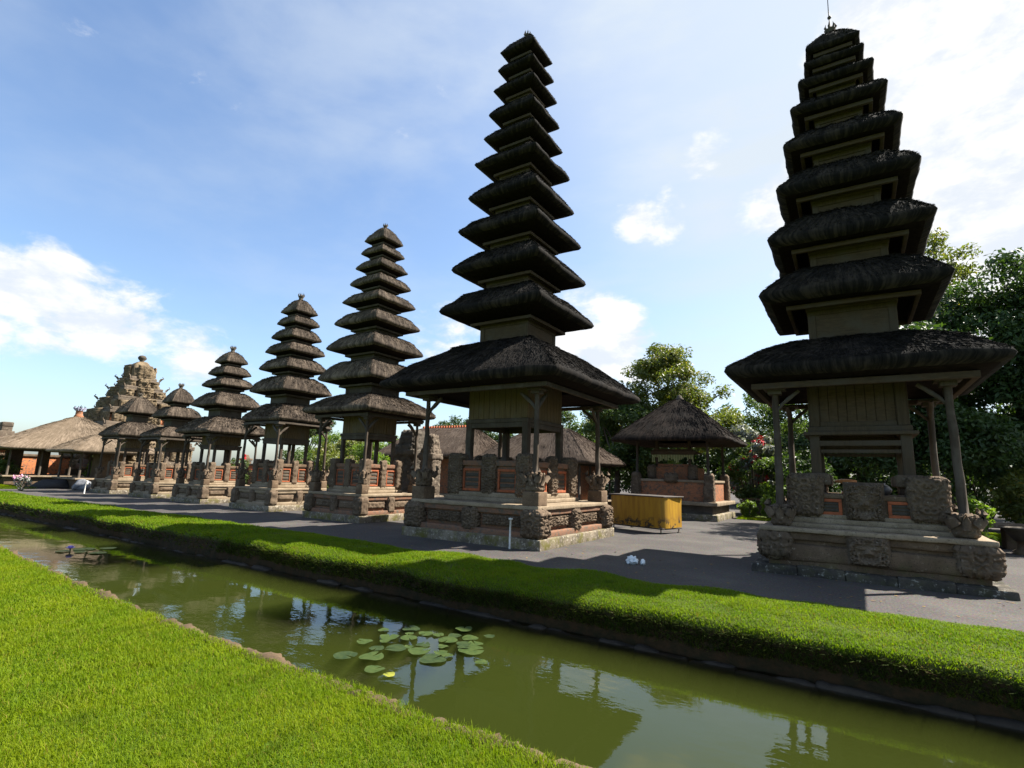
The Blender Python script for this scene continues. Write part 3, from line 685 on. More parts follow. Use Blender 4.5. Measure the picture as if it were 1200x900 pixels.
def meru(label, cx, cy, hx, hy, kz, tiers, apex, seed, cell=.05, strands=0, far=False, wall=True, thatch='thatch'):
    kx = hx/2.4
    root = thing('shrine_tower', (cx, cy, 0), label, 'shrine tower', 'tiered shrine towers along the moat')
    Z = lambda z: z*kz
    mb = MB(); box2(mb, cx-hx, cx+hx, cy-hy, cy+hy, -.04, Z(.27), r=.03, cell=.22, amp=.018, freq=3, seed=seed); mb.build('plinth', M_['plinth'], root)
    mb = MB()
    box2(mb, cx-hx+.14*kx, cx+hx-.14*kx, cy-hy+.14*kx, cy+hy-.14*kx, Z(.25), Z(.42), r=.03, cell=.2, amp=.012, seed=seed+1)
    box2(mb, cx-hx+.34*kx, cx+hx-.34*kx, cy-hy+.34*kx, cy+hy-.34*kx, Z(.40), Z(.88), r=.02, cell=.2, amp=.01, seed=seed+2)
    box2(mb, cx-hx+.22*kx, cx+hx-.22*kx, cy-hy+.22*kx, cy+hy-.22*kx, Z(.84), Z(.985), r=.02, cell=.2, amp=.01, seed=seed+3)
    mb.build('brick_base', M_['ledge' if far else 'dull_brick'], root)
    mb = MB(); box2(mb, cx-hx+.16*kx, cx+hx-.16*kx, cy-hy+.16*kx, cy+hy-.16*kx, Z(.985), Z(1.10), r=.025, cell=.2, amp=.012, seed=seed+4); mb.build('ledge', M_['ledge'], root)
    # carved corners and centre blocks of the lower base
    for sx_ in (-1, 1):
        for sy_ in (-1, 1):
            mb = MB(); rbox(mb, (cx+sx_*(hx-.33*kx), cy+sy_*(hy-.33*kx), Z(.63)), (.30*kx, .30*kx, Z(.34)), .09*kx, cell, .015, 3, seed+sx_+3*sy_, .05*kx, 5/kx)
            mb.build('carved_corner', M_['carved'], root)
    for s in SIDES:
        if far and s[1] == 1: continue
        mb = MB(); side_box(mb, cx, cy, hx-.30*kx, hy-.30*kx, s, 0, .25*kx, .12*kx, .16*kx, Z(.34), Z(.96), r=.07*kx, cell=cell, carve=.05*kx, cf=5.5/kx, seed=seed+11)
        mb.build('carved_block', M_['carved'], root)
        for sd in (-1, 1):
            mb = MB(); p = on_side(cx, cy, hx-.335*kx, hy-.335*kx, s, sd*(hx*.42)); foliage_panel(mb, p[0], p[1], Z(.65), hx*.55, Z(.30), seed+sd+5, s, cell*.8, .13*kx)
            mb.build('frieze', M_['carved'], root)
    # upper shrine wall: moulded foot, brick core, carved pilasters and red framed panels
    wx, wy = hx*.575, hy*.575
    mb = MB(); box2(mb, cx-wx-.16*kx, cx+wx+.16*kx, cy-wy-.16*kx, cy+wy+.16*kx, Z(1.095), Z(1.22), r=.03, cell=.2, amp=.01, seed=seed+5)
    box2(mb, cx-wx-.08*kx, cx+wx+.08*kx, cy-wy-.08*kx, cy+wy+.08*kx, Z(1.21), Z(1.36), r=.03, cell=.2, amp=.01, seed=seed+6); mb.build('wall_moulding', M_['ledge'], root)
    mb = MB(); box2(mb, cx-wx+.06*kx, cx+wx-.06*kx, cy-wy+.06*kx, cy+wy-.06*kx, Z(1.35), Z(2.2), r=.02, cell=.2, amp=.012, seed=seed+7)
    frame4(mb, cx, cy, wx+.02*kx, wy+.02*kx, Z(2.14), Z(2.30), .25*kx, r=.02, cell=.2, amp=.01, seed=seed+8); mb.build('shrine_wall', M_['base' if far else 'dull_brick'], root)
    for sx_ in (-1, 1):
        for sy_ in (-1, 1):
            mb = MB(); rbox(mb, (cx+sx_*(wx-.13*kx), cy+sy_*(wy-.13*kx), Z(1.88)), (.24*kx, .24*kx, Z(.60)), .05*kx, cell, .012, 3, seed+7+sx_+3*sy_, .04*kx, 6/kx)
            mb.build('carved_corner', M_['carved'], root)
    for s in SIDES:
        if far and s[1] == 1: continue
        mb = MB(); side_box(mb, cx, cy, wx, wy, s, 0, .22*kx, .12*kx, .08*kx, Z(1.30), Z(2.46), r=.05*kx, cell=cell, carve=.045*kx, cf=6/kx, seed=seed+21)
        mb.build('carved_pilaster', M_['carved'], root)
        for sd in (-1, 1):
            a = sd*wx*.47; w = wx*.20; zc, hh = Z(1.72), Z(.32); t = .055*kx
            mb = MB()
            side_box(mb, cx, cy, wx-.06*kx, wy-.06*kx, s, a, w+t, .02, .055*kx, zc+hh-t, zc+hh+t*.3, r=.006, cell=1)
            side_box(mb, cx, cy, wx-.06*kx, wy-.06*kx, s, a, w+t, .02, .055*kx, zc-hh-t*.3, zc-hh+t, r=.006, cell=1)
            for e in (-1, 1): side_box(mb, cx, cy, wx-.06*kx, wy-.06*kx, s, a+e*(w+t*.45), t*.55, .02, .052*kx, zc-hh+t+.001, zc+hh-t-.001, r=.006, cell=1)
            fr = mb.build('red_frame', M_['red'], root)
            mb = MB()
            for zz in (-.55, 0, .55): side_box(mb, cx, cy, wx-.06*kx, wy-.06*kx, s, a, w*.9, .02, .03*kx, zc+zz*(hh-t)-hh*.15, zc+zz*(hh-t)+hh*.15, r=.01, cell=.2, amp=.004)
            mb.build('stone_slats', M_['carved_dark'], fr)
    # corner posts on carved pedestals
    z0 = tiers[0][1]; ph = hx-.42*kx; kk = min(1.0, .28+.38*tiers[0][0])*(1.0 if hx > 2 else .62+.3*kx); zp = z0-.26*kk-.13
    for sx_ in (-1, 1):
        for sy_ in (-1, 1):
            x, y = cx+sx_*ph, cy+sy_*(hy-.42*kx)
            mb = MB(); rbox(mb, (x, y, Z(1.28)), (.25*kx, .25*kx, Z(.19)), .03, .12, .012, 4, seed+sx_); mb.build('pedestal_block', M_['base'], root)
            horned_cup(root, x, y, Z(1.46), Z(.58), .24*kx, seed+sx_+3*sy_, cell)
            post(root, x, y, Z(1.95), zp, .072*math.sqrt(kx), seed+sx_+2*sy_, 0, 0, .55*kz, cx, cy)
    # wooden cella on legs
    bx = 1.10*kx; zb = Z(3.5)
    for sx_ in (-1, 1):
        for sy_ in (-1, 1):
            mb = MB(); box2(mb, cx+sx_*(bx-.05)-.10*kx, cx+sx_*(bx-.05)+.10*kx, cy+sy_*(bx-.05)-.10*kx, cy+sy_*(bx-.05)+.10*kx, Z(2.1), zb-.01, r=.02, cell=.3, amp=.01, seed=seed); mb.build('leg', M_['post'], root)
    mb = MB(); box2(mb, cx-.1*kx, cx+.1*kx, cy+bx*.5, cy+bx*.5+.2*kx, Z(1.3), zb, r=.02, cell=.3); mb.build('leg', M_['post'], root)
    mb = MB(); plank_box(mb, cx, cy, bx, bx, zb+.10*kz, z0+.15, .19*kx, seed); cel = mb.build('timber_box', M_['wood_cella'], root)
    mb = MB(); frame4(mb, cx, cy, bx+.06, bx+.06, zb-.02*kz, zb+.10*kz, .14*kx, r=.012, cell=1); frame4(mb, cx, cy, bx+.03, bx+.03, zb-.17*kz, zb-.022*kz, .12*kx, r=.012, cell=1); mb.build('sill', M_['wood_dark'], cel)
    tier_stack(root, cx, cy, tiers, apex, seed, strands, M_[thatch], far, 1.0 if hx > 2 else .62+.3*kx, ph=ph)
    return root

T4 = [(3.2, 4.62), (1.93, 7.15), (1.71, 8.65), (1.58, 10.02), (1.38, 11.3), (1.25, 12.6), (1.05, 13.65), (.95, 14.62), (.87, 15.64), (.77, 16.5), (.72, 17.27)]
meru('tall eleven-tiered shrine tower with black thatch standing left of the yellow panel', -9.22, 14.5, 2.42, 2.5, 1.0, T4, 18.1, 100, .021, 34000)
meru('nine-tiered shrine tower seen corner-on just behind and left of the eleven-tiered one', -16.7, 15.0, 1.65, 1.65, .93,
     [(1.95, 4.23), (1.6, 5.56), (1.44, 6.85), (1.27, 7.93), (1.1, 8.9), (.92, 9.72), (.8, 10.47), (.67, 11.17), (.6, 11.77)], 12.45, 200, .05, 16000, False, thatch='thatch_old')
meru('seven-tiered shrine tower with weathered thatch, between the five-tiered and the left nine-tiered tower', -22.75, 15.3, 1.55, 1.55, .90,
     [(1.5, 4.11), (1.36, 5.5), (1.14, 6.6), (1.0, 7.44), (.85, 8.17), (.72, 8.9), (.63, 9.5)], 10.2, 300, .06, 9000, True, thatch='thatch_old')
meru('five-tiered shrine tower with a leafy stone finial, small among the left row', -28.65, 15.4, 1.5, 1.5, .82,
     [(1.7, 3.66), (1.26, 5.1), (.97, 6.2), (.79, 6.86), (.62, 7.54)], 8.15, 400, .07, 7000, True, thatch='thatch_old')
meru('three-tiered shrine tower beside the five-tiered one, its carved finial in front of the sky', -33.95, 15.4, 1.4, 1.4, .78,
     [(1.33, 3.5), (.99, 4.68), (.68, 5.57)], 6.4, 500, .08, 5000, True, thatch='thatch_old')
meru('two-tiered shrine tower, lowest of the row, in front of the carved stone gate', -39.2, 15.4, 1.45, 1.45, .78,
     [(1.5, 3.63), (.97, 5.12)], 6.15, 600, .08, 5000, True, thatch='thatch_old')

def near_tower():
    cx, cy = .17, 15.05; hx = 2.15; cell = .020; seed = 900
    root = thing('shrine_tower', (cx, cy, 0), 'nearest nine-tiered shrine tower at the right, with pale framed storeys and a lightning rod', 'shrine tower', 'tiered shrine towers along the moat')
    mb = MB()
    for i in range(5):
        a = cx-hx+i*2*hx/5; box2(mb, a+.001, a+2*hx/5-.001, cy-hx+(.0, .05, .02, -.03, .03)[i], cy+hx, -.04, .17+(.0, .02, -.01, .01, -.02)[i], r=.03, cell=.06, amp=.04, freq=4, seed=i)
    mb.build('plinth', M_['plinth_dark'], root)
    mb = MB(); box2(mb, cx-hx+.30, cx+hx-.30, cy-hx+.30, cy+hx-.30, .15, .30, r=.02, cell=.15, amp=.02, seed=1)
    def bulge(V): V[:, :2] *= 1+.035*np.sin(np.clip((V[:, 2:3]/.30+1)/2, 0, 1)*math.pi*.9+.2); return V
    rbox(mb, (cx, cy, .45), (hx-.24, hx-.24, .18), .09, .10, .03, 2.2, 3); rbox(mb, (cx, cy, .66), (hx-.36, hx-.36, .10), .03, .10, .03, 2.6, 4); rbox(mb, (cx, cy, .79), (hx-.27, hx-.27, .09), .05, .10, .03, 2.4, 5); mb.build('stone_base', M_['base'], root)
    for sx_ in (-1, 1):
        for sy_ in (-1, 1):
            mb = MB(); rbox(mb, (cx+sx_*(hx-.45), cy+sy_*(hx-.45), .60), (.32, .32, .30), .13, cell, .03, 3, seed+sx_+3*sy_, .045, 4.5); mb.build('carved_corner', M_['carved'], root)
    for s in SIDES:
        p = on_side(cx, cy, hx-.25, hx-.25, s, 0); kala_panel(root, p[0], p[1], .60, .74, .60, 3, s, 'carved_face', .014, .20)
    mb = MB(); box2(mb, cx-hx+.16, cx+hx-.16, cy-hx+.16, cy+hx-.16, .87, .97, r=.03, cell=.12, amp=.02, freq=3, seed=8)
    box2(mb, cx-1.62, cx+1.62, cy-1.62, cy+1.62, .96, 1.06, r=.03, cell=.12, amp=.015, freq=3, seed=9); mb.build('ledge', M_['ledge'], root)
    w = 1.30
    mb = MB(); box2(mb, cx-w-.13, cx+w+.13, cy-w-.13, cy+w+.13, 1.05, 1.17, r=.03, cell=.15, amp=.012, seed=11); box2(mb, cx-w-.05, cx+w+.05, cy-w-.05, cy+w+.05, 1.16, 1.26, r=.03, cell=.15, amp=.012, seed=12)
    mb.build('wall_moulding', M_['ledge'], root)
    mb = MB(); box2(mb, cx-w, cx+w, cy-w, cy+w, 1.25, 1.60, r=.02, cell=.15, amp=.012, seed=13); box2(mb, cx-w+.06, cx+w-.06, cy-w-.04, cy+w+.04, 1.60, 1.70, r=.02, cell=.15, amp=.01, seed=14)
    box2(mb, cx-w-.04, cx+w+.04, cy-w+.06, cy+w-.06, 1.604, 1.697, r=.02, cell=.15, amp=.01, seed=15)
    mb.build('shrine_wall', M_['base'], root)
    for sx_ in (-1, 1):
        for sy_ in (-1, 1):
            mb = MB(); rbox(mb, (cx+sx_*(w-.20), cy+sy_*(w-.20), 1.66), (.32, .32, .44), .06, cell, .02, 3, seed+7+sx_+3*sy_, .035, 5, taper=-.04)
            rbox(mb, (cx+sx_*(w-.45), cy+sy_*(w-.45), 2.02), (.24, .24, .13), .05, .08, .02, 3, seed+9); mb.build('carved_corner', M_['carved'], root)
    for s in SIDES:
        p = on_side(cx, cy, w+.01, w+.01, s, 0); kala_panel(root, p[0], p[1], 1.55, .74, .84, 5, s, 'carved_face', .013, .22)
        for sd in (-1, 1):
            a = sd*.66; mb = MB(); t = .045
            side_box(mb, cx, cy, w, w, s, a, .25, .02, .035, 1.53, 1.53+2*t*.7, r=.006, cell=1); side_box(mb, cx, cy, w, w, s, a, .25, .02, .035, 1.25, 1.25+2*t*.7, r=.006, cell=1)
            for e in (-1, 1): side_box(mb, cx, cy, w, w, s, a+e*.22, .032, .02, .032, 1.315, 1.528, r=.006, cell=1)
            fr = mb.build('red_frame', M_['red'], root)
            mb = MB()
            for zz in (1.36, 1.43, 1.50): side_box(mb, cx, cy, w, w, s, a, .19, .02, .02, zz-.03, zz+.024, r=.008, cell=.2)
            mb.build('stone_slats', M_['carved_dark'], fr)
    for sx_ in (-1, 1):
        for sy_ in (-1, 1):
            x, y = cx+sx_*1.58, cy+sy_*1.62
            horned_cup(root, x, y, .98, .50, .23, seed+sx_+3*sy_, cell)
            post(root, x, y, 1.40, 4.02, .074, seed+sx_+2*sy_, -sx_*.02, 0, .5, cx, cy)
    bx = .92
    for sx_ in (-1, 1):
        for sy_ in (-1, 1):
            mb = MB(); box2(mb, cx+sx_*(bx-.06)-.10, cx+sx_*(bx-.06)+.10, cy+sy_*(bx-.06)-.10, cy+sy_*(bx-.06)+.10, 1.60, 3.10, r=.02, cell=.25, amp=.012, seed=sx_); mb.build('leg', M_['wood'], root)
    mb = MB()
    for s in SIDES:
        side_box(mb, cx, cy, bx, bx, s, 0, bx+.02, .06, .03, 2.78, 2.90, r=.012, cell=1); side_box(mb, cx, cy, bx, bx, s, 0, bx-.16, .04, .0, 2.62, 2.70, r=.01, cell=1)
    mb.build('lintel', M_['wood'], root)
    mb = MB(); plank_box(mb, cx, cy, bx-.02, bx-.02, 3.22, 4.35, .17, 5); cel = mb.build('timber_box', M_['panel'], root)
    mb = MB(); frame4(mb, cx, cy, bx+.16, bx+.16, 3.02, 3.10, .25, r=.015, cell=1); frame4(mb, cx, cy, bx+.07, bx+.07, 3.10, 3.22, .2, r=.015, cell=1)
    for s in SIDES:
        for e in (-1, 1): side_box(mb, cx, cy, bx, bx, s, e*(bx-.09), .09, .04, .035, 3.225, 4.3, r=.01, cell=1)
        side_box(mb, cx, cy, bx, bx, s, 0, bx-.19, .03, .012, 3.223, 3.33, r=.01, cell=1)
    mb.build('sill', M_['wood'], cel)
    for s in SIDES:
        for i in range(7):
            a = (-1+2*i/6); p = on_side(cx, cy, bx+.05, bx+.05, s, a*bx*.9); q = on_side(cx, cy, 2.32, 2.32, s, a*2.1)
            mb = MB(); tube(mb, [(*p, 4.62), (*q, 4.34)], [.035, .03], 6); mb.build('rafter', M_['wood_dark'], root)
    t5 = [(2.52, 4.42), (1.83, 6.32), (1.64, 7.77), (1.46, 9.15), (1.25, 10.41), (1.04, 11.48), (.84, 12.33), (.68, 12.95), (.62, 13.42)]
    tier_stack(root, cx, cy, t5, 14.05, 950, 36000, M_['thatch'], False, 1.12, drift=.13, und=.2, rf_=.71)
    mb = MB(); x = cx+.13; tube(mb, [(x, cy, 14.2), (x-.01, cy, 14.8), (x, cy, 15.5)], [.018, .014, .008], 6); ico_lump(mb, (x, cy, 14.62), (.05, .05, .05), 1, 0, 1, 6)
    mb.build('lightning_rod', M_['dark_metal'], root)
near_tower()
# offering things on the floor of the near shrine
mb = MB(); lathe(mb, (-.15, 15.1, 1.70), [(.10, 0), (.11, .03), (.06, .06), (.05, .2), (.07, .24), (.22, .26), (.23, .31), (.20, .33), (.10, .345), (.001, .35)], 20)
tag(mb.build('offering_stand', M_['orange_stand']), 'orange pedestal offering dish standing inside the near right shrine', 'offering stand')
mb = MB(); lathe(mb, (.55, 15.0, 1.70), [(.10, 0), (.18, .06), (.2, .13), (.15, .2), (.07, .25), (.08, .28), (.001, .27)], 18)
tag(mb.build('clay_jar', M_['jar']), 'dark round jar standing inside the near right shrine', 'jar')

# ------------------------------------------------------------------ thatched pavilions
def hip_roof(root, cx, cy, sx, sy, z0, tx, ty, zt, k, seed, strands, m, ex=1.15, sw=.03, knob=None, name='thatched_roof'):
    mb = MB(); roof_mesh(mb, cx, cy, sx, sy, z0, tx, ty, zt, k, sx*.8, seed, 22, strands, ex, .1, .12, .035, sw, .28)
    return mb.build(name, m, root)
def mid_pavilion():
    cx, cy = -7.75, 28.9; root = thing('pavilion', (cx, cy, 0), 'brick pavilion with a dark pyramid thatch roof behind the yellow panel', 'pavilion')
    h = 2.25
    mb = MB(); box2(mb, cx-h, cx+h, cy-h, cy+h, -.03, .30, r=.04, cell=.2, amp=.03, seed=1); mb.build('plinth', M_['plinth'], root)
    mb = MB(); box2(mb, cx-h+.25, cx+h-.25, cy-h+.25, cy+h-.25, .28, .72, r=.04, cell=.15, amp=.05, seed=2); mb.build('stone_base', M_['carved_dark'], root)
    mb = MB(); box2(mb, cx-h-.02, cx+h+.02, cy-h-.02, cy+h+.02, .70, .88, r=.03, cell=.2, amp=.02, seed=3); mb.build('ledge', M_['ledge'], root)
    b = 1.85
    mb = MB(); box2(mb, cx-b, cx+b, cy-b, cy+b, .87, 1.82, r=.02, cell=.3, amp=.01); mb.build('brick_wall', M_['brick'], root)
    mb = MB(); box2(mb, cx-b-.06, cx+b+.06, cy-b-.06, cy+b+.06, 1.80, 1.92, r=.02, cell=.3, amp=.01); mb.build('wall_coping', M_['ledge'], root)
    mb = MB(); box2(mb, cx-1.25, cx+.95, cy-1.2, cy+1.2, 1.90, 2.55, r=.02, cell=.3, amp=.01); box2(mb, cx-.95, cx+.65, cy-1.0, cy+1.0, 2.54, 2.72, r=.02, cell=.3, amp=.01); mb.build('altar', M_['brick'], root)
    for e in (-1, 1):
        mb = MB(); rbox(mb, (cx-.15+e*1.05, cy-1.15, 2.28), (.2, .2, .36), .06, .06, .02, 3, e, .04, 5); mb.build('carved_corner', M_['carved'], root)
    mb = MB(); rbox(mb, (cx+.0, cy-1.88, 2.0), (.32, .12, .22), .08, .06, .02, 3, 4, .04, 5); mb.build('carved_block', M_['carved'], root)
    for sx_ in (-1, 1):
        for sy_ in (-1, 1):
            mb = MB(); rbox(mb, (cx+sx_*(b-.02), cy+sy_*(b-.02), 1.50), (.24, .24, .72), .08, .06, .02, 3, 5+sx_, .05, 4.5, taper=.15); mb.build('carved_corner', M_['carved'], root)
            mb = MB(); tube(mb, [(cx+sx_*(b-.05), cy+sy_*(b-.05), 2.1), (cx+sx_*(b-.07), cy+sy_*(b-.05), 4.0)], [.075, .065], 8); mb.build('post', M_['post'], root)
    for e in (-1, 1):
        mb = MB(); box2(mb, cx+e*.85-.15-.07, cx+e*.85-.15+.07, cy-1.0, cy-.86, 2.7, 4.1, r=.01, cell=1); mb.build('inner_post', M_['wood'], root)
    mb = MB(); box2(mb, cx-1.3, cx+1.0, cy-1.06, cy-.80, 3.20, 3.42, r=.015, cell=1); box2(mb, cx-1.2, cx+.9, cy-1.02, cy-.84, 3.425, 3.50, r=.015, cell=1); box2(mb, cx-1.2, cx+.9, cy-.8, cy+.9, 3.3, 3.4, r=.015, cell=1); mb.build('offering_shelf', M_['panel'], root)
    mb = MB()
    r = random.Random(2)
    for i in range(26):
        a = cx-1.2+2.1*i/25; box2(mb, a-.03, a+.03, cy-1.08, cy-1.065, 3.2-r.uniform(.12, .42), 3.2, r=.004, cell=1)
    mb.build('fringe', plain_mat('faded_cloth', (.35, .33, .16), (.28, .3, .14), 9, .9), root)
    hip_roof(root, cx, cy, 2.95, 2.95, 3.92, .12, .12, 6.3, .75, 41, 9000, M_['thatch_dk'], 1.12)
    mb = MB(); lathe(mb, (cx, cy, 6.2), [(.2, 0), (.22, .1), (.14, .16), (.12, .26), (.001, .34)], 12, .3, .02); mb.build('ridge_cap', M_['carved_dark'], root)
M_['thatch_dk'] = thatch_mat('dark_brown_thatch', (.012, .009, .0075), (.026, .0195, .0155), (.062, .041, .03))
mid_pavilion()

def bale(name, label, cx, cy, sx, sy, z0, tx, ty, zt, hfloor, seed, mroof, wall=None, nposts=4, group=None, strands=5000, ridge=None, ex=1.15, floor_m='base', cat='pavilion', posts=True):
    root = thing(name, (cx, cy, 0), label, cat, group)
    mb = MB(); box2(mb, cx-sx+.75, cx+sx-.75, cy-sy+.75, cy+sy-.75, -.03, hfloor-.12, r=.03, cell=.4, amp=.02, seed=seed); mb.build('platform', M_[floor_m], root)
    mb = MB(); box2(mb, cx-sx+.55, cx+sx-.55, cy-sy+.55, cy+sy-.55, hfloor-.12, hfloor, r=.03, cell=.4, amp=.012, seed=seed); mb.build('floor_slab', M_['ledge'], root)
    rf = hip_roof(root, cx, cy, sx, sy, z0, tx, ty, zt, .8, seed, strands, M_[mroof], ex)
    px, py = sx-.85, sy-.85
    if posts:
        for i in range(nposts):
            for e in (-1, 1):
                t = -1+2*i/(nposts-1)
                mb = MB(); tube(mb, [(cx+e*px, cy+t*py, hfloor), (cx+e*px, cy+t*py, z0+.1)], [.075, .065], 8); mb.build('post', M_['wood_dark'], root)
        mb = MB(); frame4(mb, cx, cy, px+.08, py+.08, z0-.2, z0-.05, .14, r=.01, cell=1); mb.build('eave_beam', M_['wood_dark'], root)
    if wall:
        mb = MB(); box2(mb, cx-px*.85, cx+px*.85, cy-py*.8, cy+py*.8, hfloor, z0+.2, r=.02, cell=.5, amp=.01); mb.build('wall', M_[wall], root)
    if ridge:
        mb = MB(); r = random.Random(seed)
        n = int(2*max(tx, ty)/.22)
        for i in range(n):
            t = -1+2*(i+.5)/n; rbox(mb, (cx+t*tx if tx > ty else cx, cy+t*ty if ty >= tx else cy, zt+.06), (.1, .1, .1), .03, .2, .02, 3, i, taper=.4)
        mb.build('ridge_tiles', M_['red'], rf)
    return root
# left row of straw-roofed halls
L1 = bale('open_hall', 'large open hall with a tan straw roof topped by a crown-shaped finial', -53.6, 16.8, 3.7, 5.3, 2.75, .15, .15, 5.55, .75, 51, 'thatch_tan', None, 6, None, 9000, cat='hall', ex=1.03)
mb = MB(); lathe(mb, (-53.6, 16.8, 5.45), [(.3, 0), (.32, .12), (.24, .2), (.22, .55), (.26, .58), (.001, .6)], 12, .3, .02); fi = mb.build('finial', M_['brick'], L1)
mb = MB()
for i in range(10):
    a = i*math.pi/5; tube(mb, [(-53.6+.24*math.cos(a), 16.8+.24*math.sin(a), 6.02), (-53.6+.40*math.cos(a), 16.8+.40*math.sin(a), 6.22), (-53.6+.34*math.cos(a), 16.8+.34*math.sin(a), 6.38)], [.06, .06, .02], 5)
lathe(mb, (-53.6, 16.8, 6.0), [(.26, 0), (.4, .16), (.38, .22), (.24, .08)], 14); mb.build('crown', M_['blue_grey'], fi)
for i, (yy, w) in enumerate(((13.4, .5), (15.2, .35))):
    mb = MB(); box2(mb, -54.4, -54.0, yy-w, yy+w, .75, 2.7, r=.02, cell=.4, amp=.01, seed=i); mb.build('carved_pillar', M_['carved'], L1)
mb = MB(); box2(mb, -55.2, -54.9, 17.0, 20.4, .75, 1.25, r=.02, cell=.4, amp=.01); mb.build('bench', M_['wood_dark'], L1)
L2 = bale('open_hall', 'smaller hall with a tan straw roof tucked behind the two-tiered tower', -46.4, 16.3, 2.7, 2.6, 2.62, .25, .12, 4.0, .75, 52, 'thatch_tan', None, 3, None, 5000, cat='hall', ex=1.2)
mb = MB(); box2(mb, -47.6, -45.9, 16.2, 17.6, .75, 2.6, r=.02, cell=.4, amp=.01); mb.build('back_wall', M_['base'], L2)
B1 = bale('thatched_house', 'brown thatched house with a red ridge behind the nine-tiered tower', -23.4, 28, 3.9, 3.2, 2.95, 2.3, .12, 4.95, .6, 53, 'thatch_brown', 'brick', 4, None, 6000, ridge=True, cat='house')
B2 = bale('thatched_house', 'brown thatched house seen through the legs of the eleven-tiered tower', -15.6, 28.5, 3.9, 3.0, 2.72, 1.3, .12, 4.75, .6, 54, 'thatch_brown', 'brick', 4, None, 6000, cat='house')

# ------------------------------------------------------------------ carved stone gate and orange walls at the far left
def gate_tower():
    cx, cy = -60.0, 23.2; root = thing('stone_gate', (cx, cy, 0), 'tall stepped stone gate tower with carved tiers and a rounded top, behind the left towers', 'temple gate')
    lev = [(0, 2.0, 4.6), (2.0, 3.9, 4.3), (3.9, 5.5, 3.75), (5.5, 6.9, 3.25), (6.9, 8.1, 2.5), (8.1, 9.2, 1.95), (9.2, 10.2, 1.45)]
    for i, (z0, z1, h) in enumerate(lev):
        mb = MB(); hz = z1-z0
        box2(mb, cx-h+.25, cx+h-.25, cy-h+.25, cy+h-.25, z0-.02, z1-.3*hz, r=.05, cell=.13, amp=.05, seed=i, carve=.12, cf=2.2, taper=.08)
        t = mb.build('gate_tier', M_['orangewall'] if i in (2, 3) else M_['kori'], root)
        mb = MB(); box2(mb, cx-h+.10, cx+h-.10, cy-h+.10, cy+h-.10, z1-.34*hz, z1-.15*hz, r=.05, cell=.16, amp=.04, seed=i+3); box2(mb, cx-h+.3, cx+h-.3, cy-h+.3, cy+h-.3, z1-.16*hz, z1+.1, r=.05, cell=.16, amp=.04, seed=i+4); mb.build('cornice', M_['kori'], t)
        mb = MB()
        for s in SIDES:
            p = on_side(cx, cy, h-.22, h-.22, s, 0); foliage_panel(mb, p[0], p[1], (z0+z1)/2, h*.75, hz*1.05, i*5, s, .09, .55)
            for e in (-1, 1):
                p = on_side(cx, cy, h-.24, h-.24, s, e*h*.68); foliage_panel(mb, p[0], p[1], (z0+z1)/2-.1*hz, h*.42, hz*.75, i*5+2, s, .09, .3)
        mb.build('carving', M_['kori_light'], t)
        mb = MB()
        for sx_ in (-1, 0, 1):
            for sy_ in (-1, 0, 1):
                if sx_ == 0 and sy_ == 0: continue
                x, y = cx+sx_*(h-.15), cy+sy_*(h-.15); q = .25 if sx_ and sy_ else .22
                tube(mb, [(x, y, z1-.1), (x+sx_*.12, y+sy_*.12, z1+.25*q*1.6), (x+sx_*.26, y+sy_*.26, z1+.55*q*1.6), (x+sx_*.18, y+sy_*.18, z1+.9*q*1.6)], [.34*q, .36*q, .24*q, .05], 6, True, .3, i)
        mb.build('corner_ornament', M_['kori'], t)
    mb = MB(); prof = [(1.08, 0), (1.12, .35), (1.07, .8), (.92, 1.25), (.66, 1.6), (.33, 1.82), (.001, 1.9)]
    lathe(mb, (cx, cy, 10.15), prof, 32, .6, .16, 3)
    for s_ in SIDES:
        p = on_side(cx, cy, 1.1, 1.1, s_, 0); foliage_panel(mb, p[0], p[1], 10.85, 1.3, 1.4, 31, s_, .07, .22)
    mb.build('dome', M_['kori_light'], root)
    mb = MB(); lathe(mb, (cx, cy, 11.95), [(.25, 0), (.18, .15), (.36, .35), (.38, .5), (.25, .68), (.001, .75)], 14, 0, .02); mb.build('finial', M_['carved_dark'], root)
M_['kori'] = stone_mat('grey_gate_stone', (.08, .063, .047), (.13, .10, .074), (.24, .20, .15), .55, 0, scale=.5)
M_['kori_light'] = stone_mat('ochre_carved_stone', (.11, .08, .047), (.185, .138, .085), (.06, .047, .034), .50, 0, scale=.6)
gate_tower()
def brick_wall(label, x0, x1, y0, y1, h, piers):
    cx, cy = (x0+x1)/2, (y0+y1)/2; root = thing('brick_wall', (cx, cy, 0), label, 'wall')
    mb = MB(); box2(mb, x0, x1, y0, y1, -.02, h-.2, r=.02, cell=1.0, amp=.01); mb.build('wall_panel', M_['orangewall'], root)
    mb = MB(); box2(mb, x0-.12, x1+.12, y0-.12, y1+.12, h-.2, h, r=.03, cell=1.0, amp=.02); mb.build('coping', M_['carved'], root)
    for (px, py) in piers:
        mb = MB(); rbox(mb, (px, py, h*.55), (.42, .42, h*.58), .05, .3, .02, 3, 2); rbox(mb, (px, py, h*1.2), (.5, .5, .12), .05, .3, .02); rbox(mb, (px, py, h*1.3+.1), (.3, .3, .2), .05, .3, .02, taper=.4); mb.build('pier', M_['carved'], root)
brick_wall('long orange brick wall behind the tan-roofed halls', -59.3, -58.9, 7, 18.4, 2.35, [(-59.1, y) for y in (8, 12.6)])
brick_wall('orange brick wall closing the courtyard behind the small left towers', -60, -34, 33.0, 33.4, 2.2, [(-56, 33), (-47, 33), (-39, 33)])
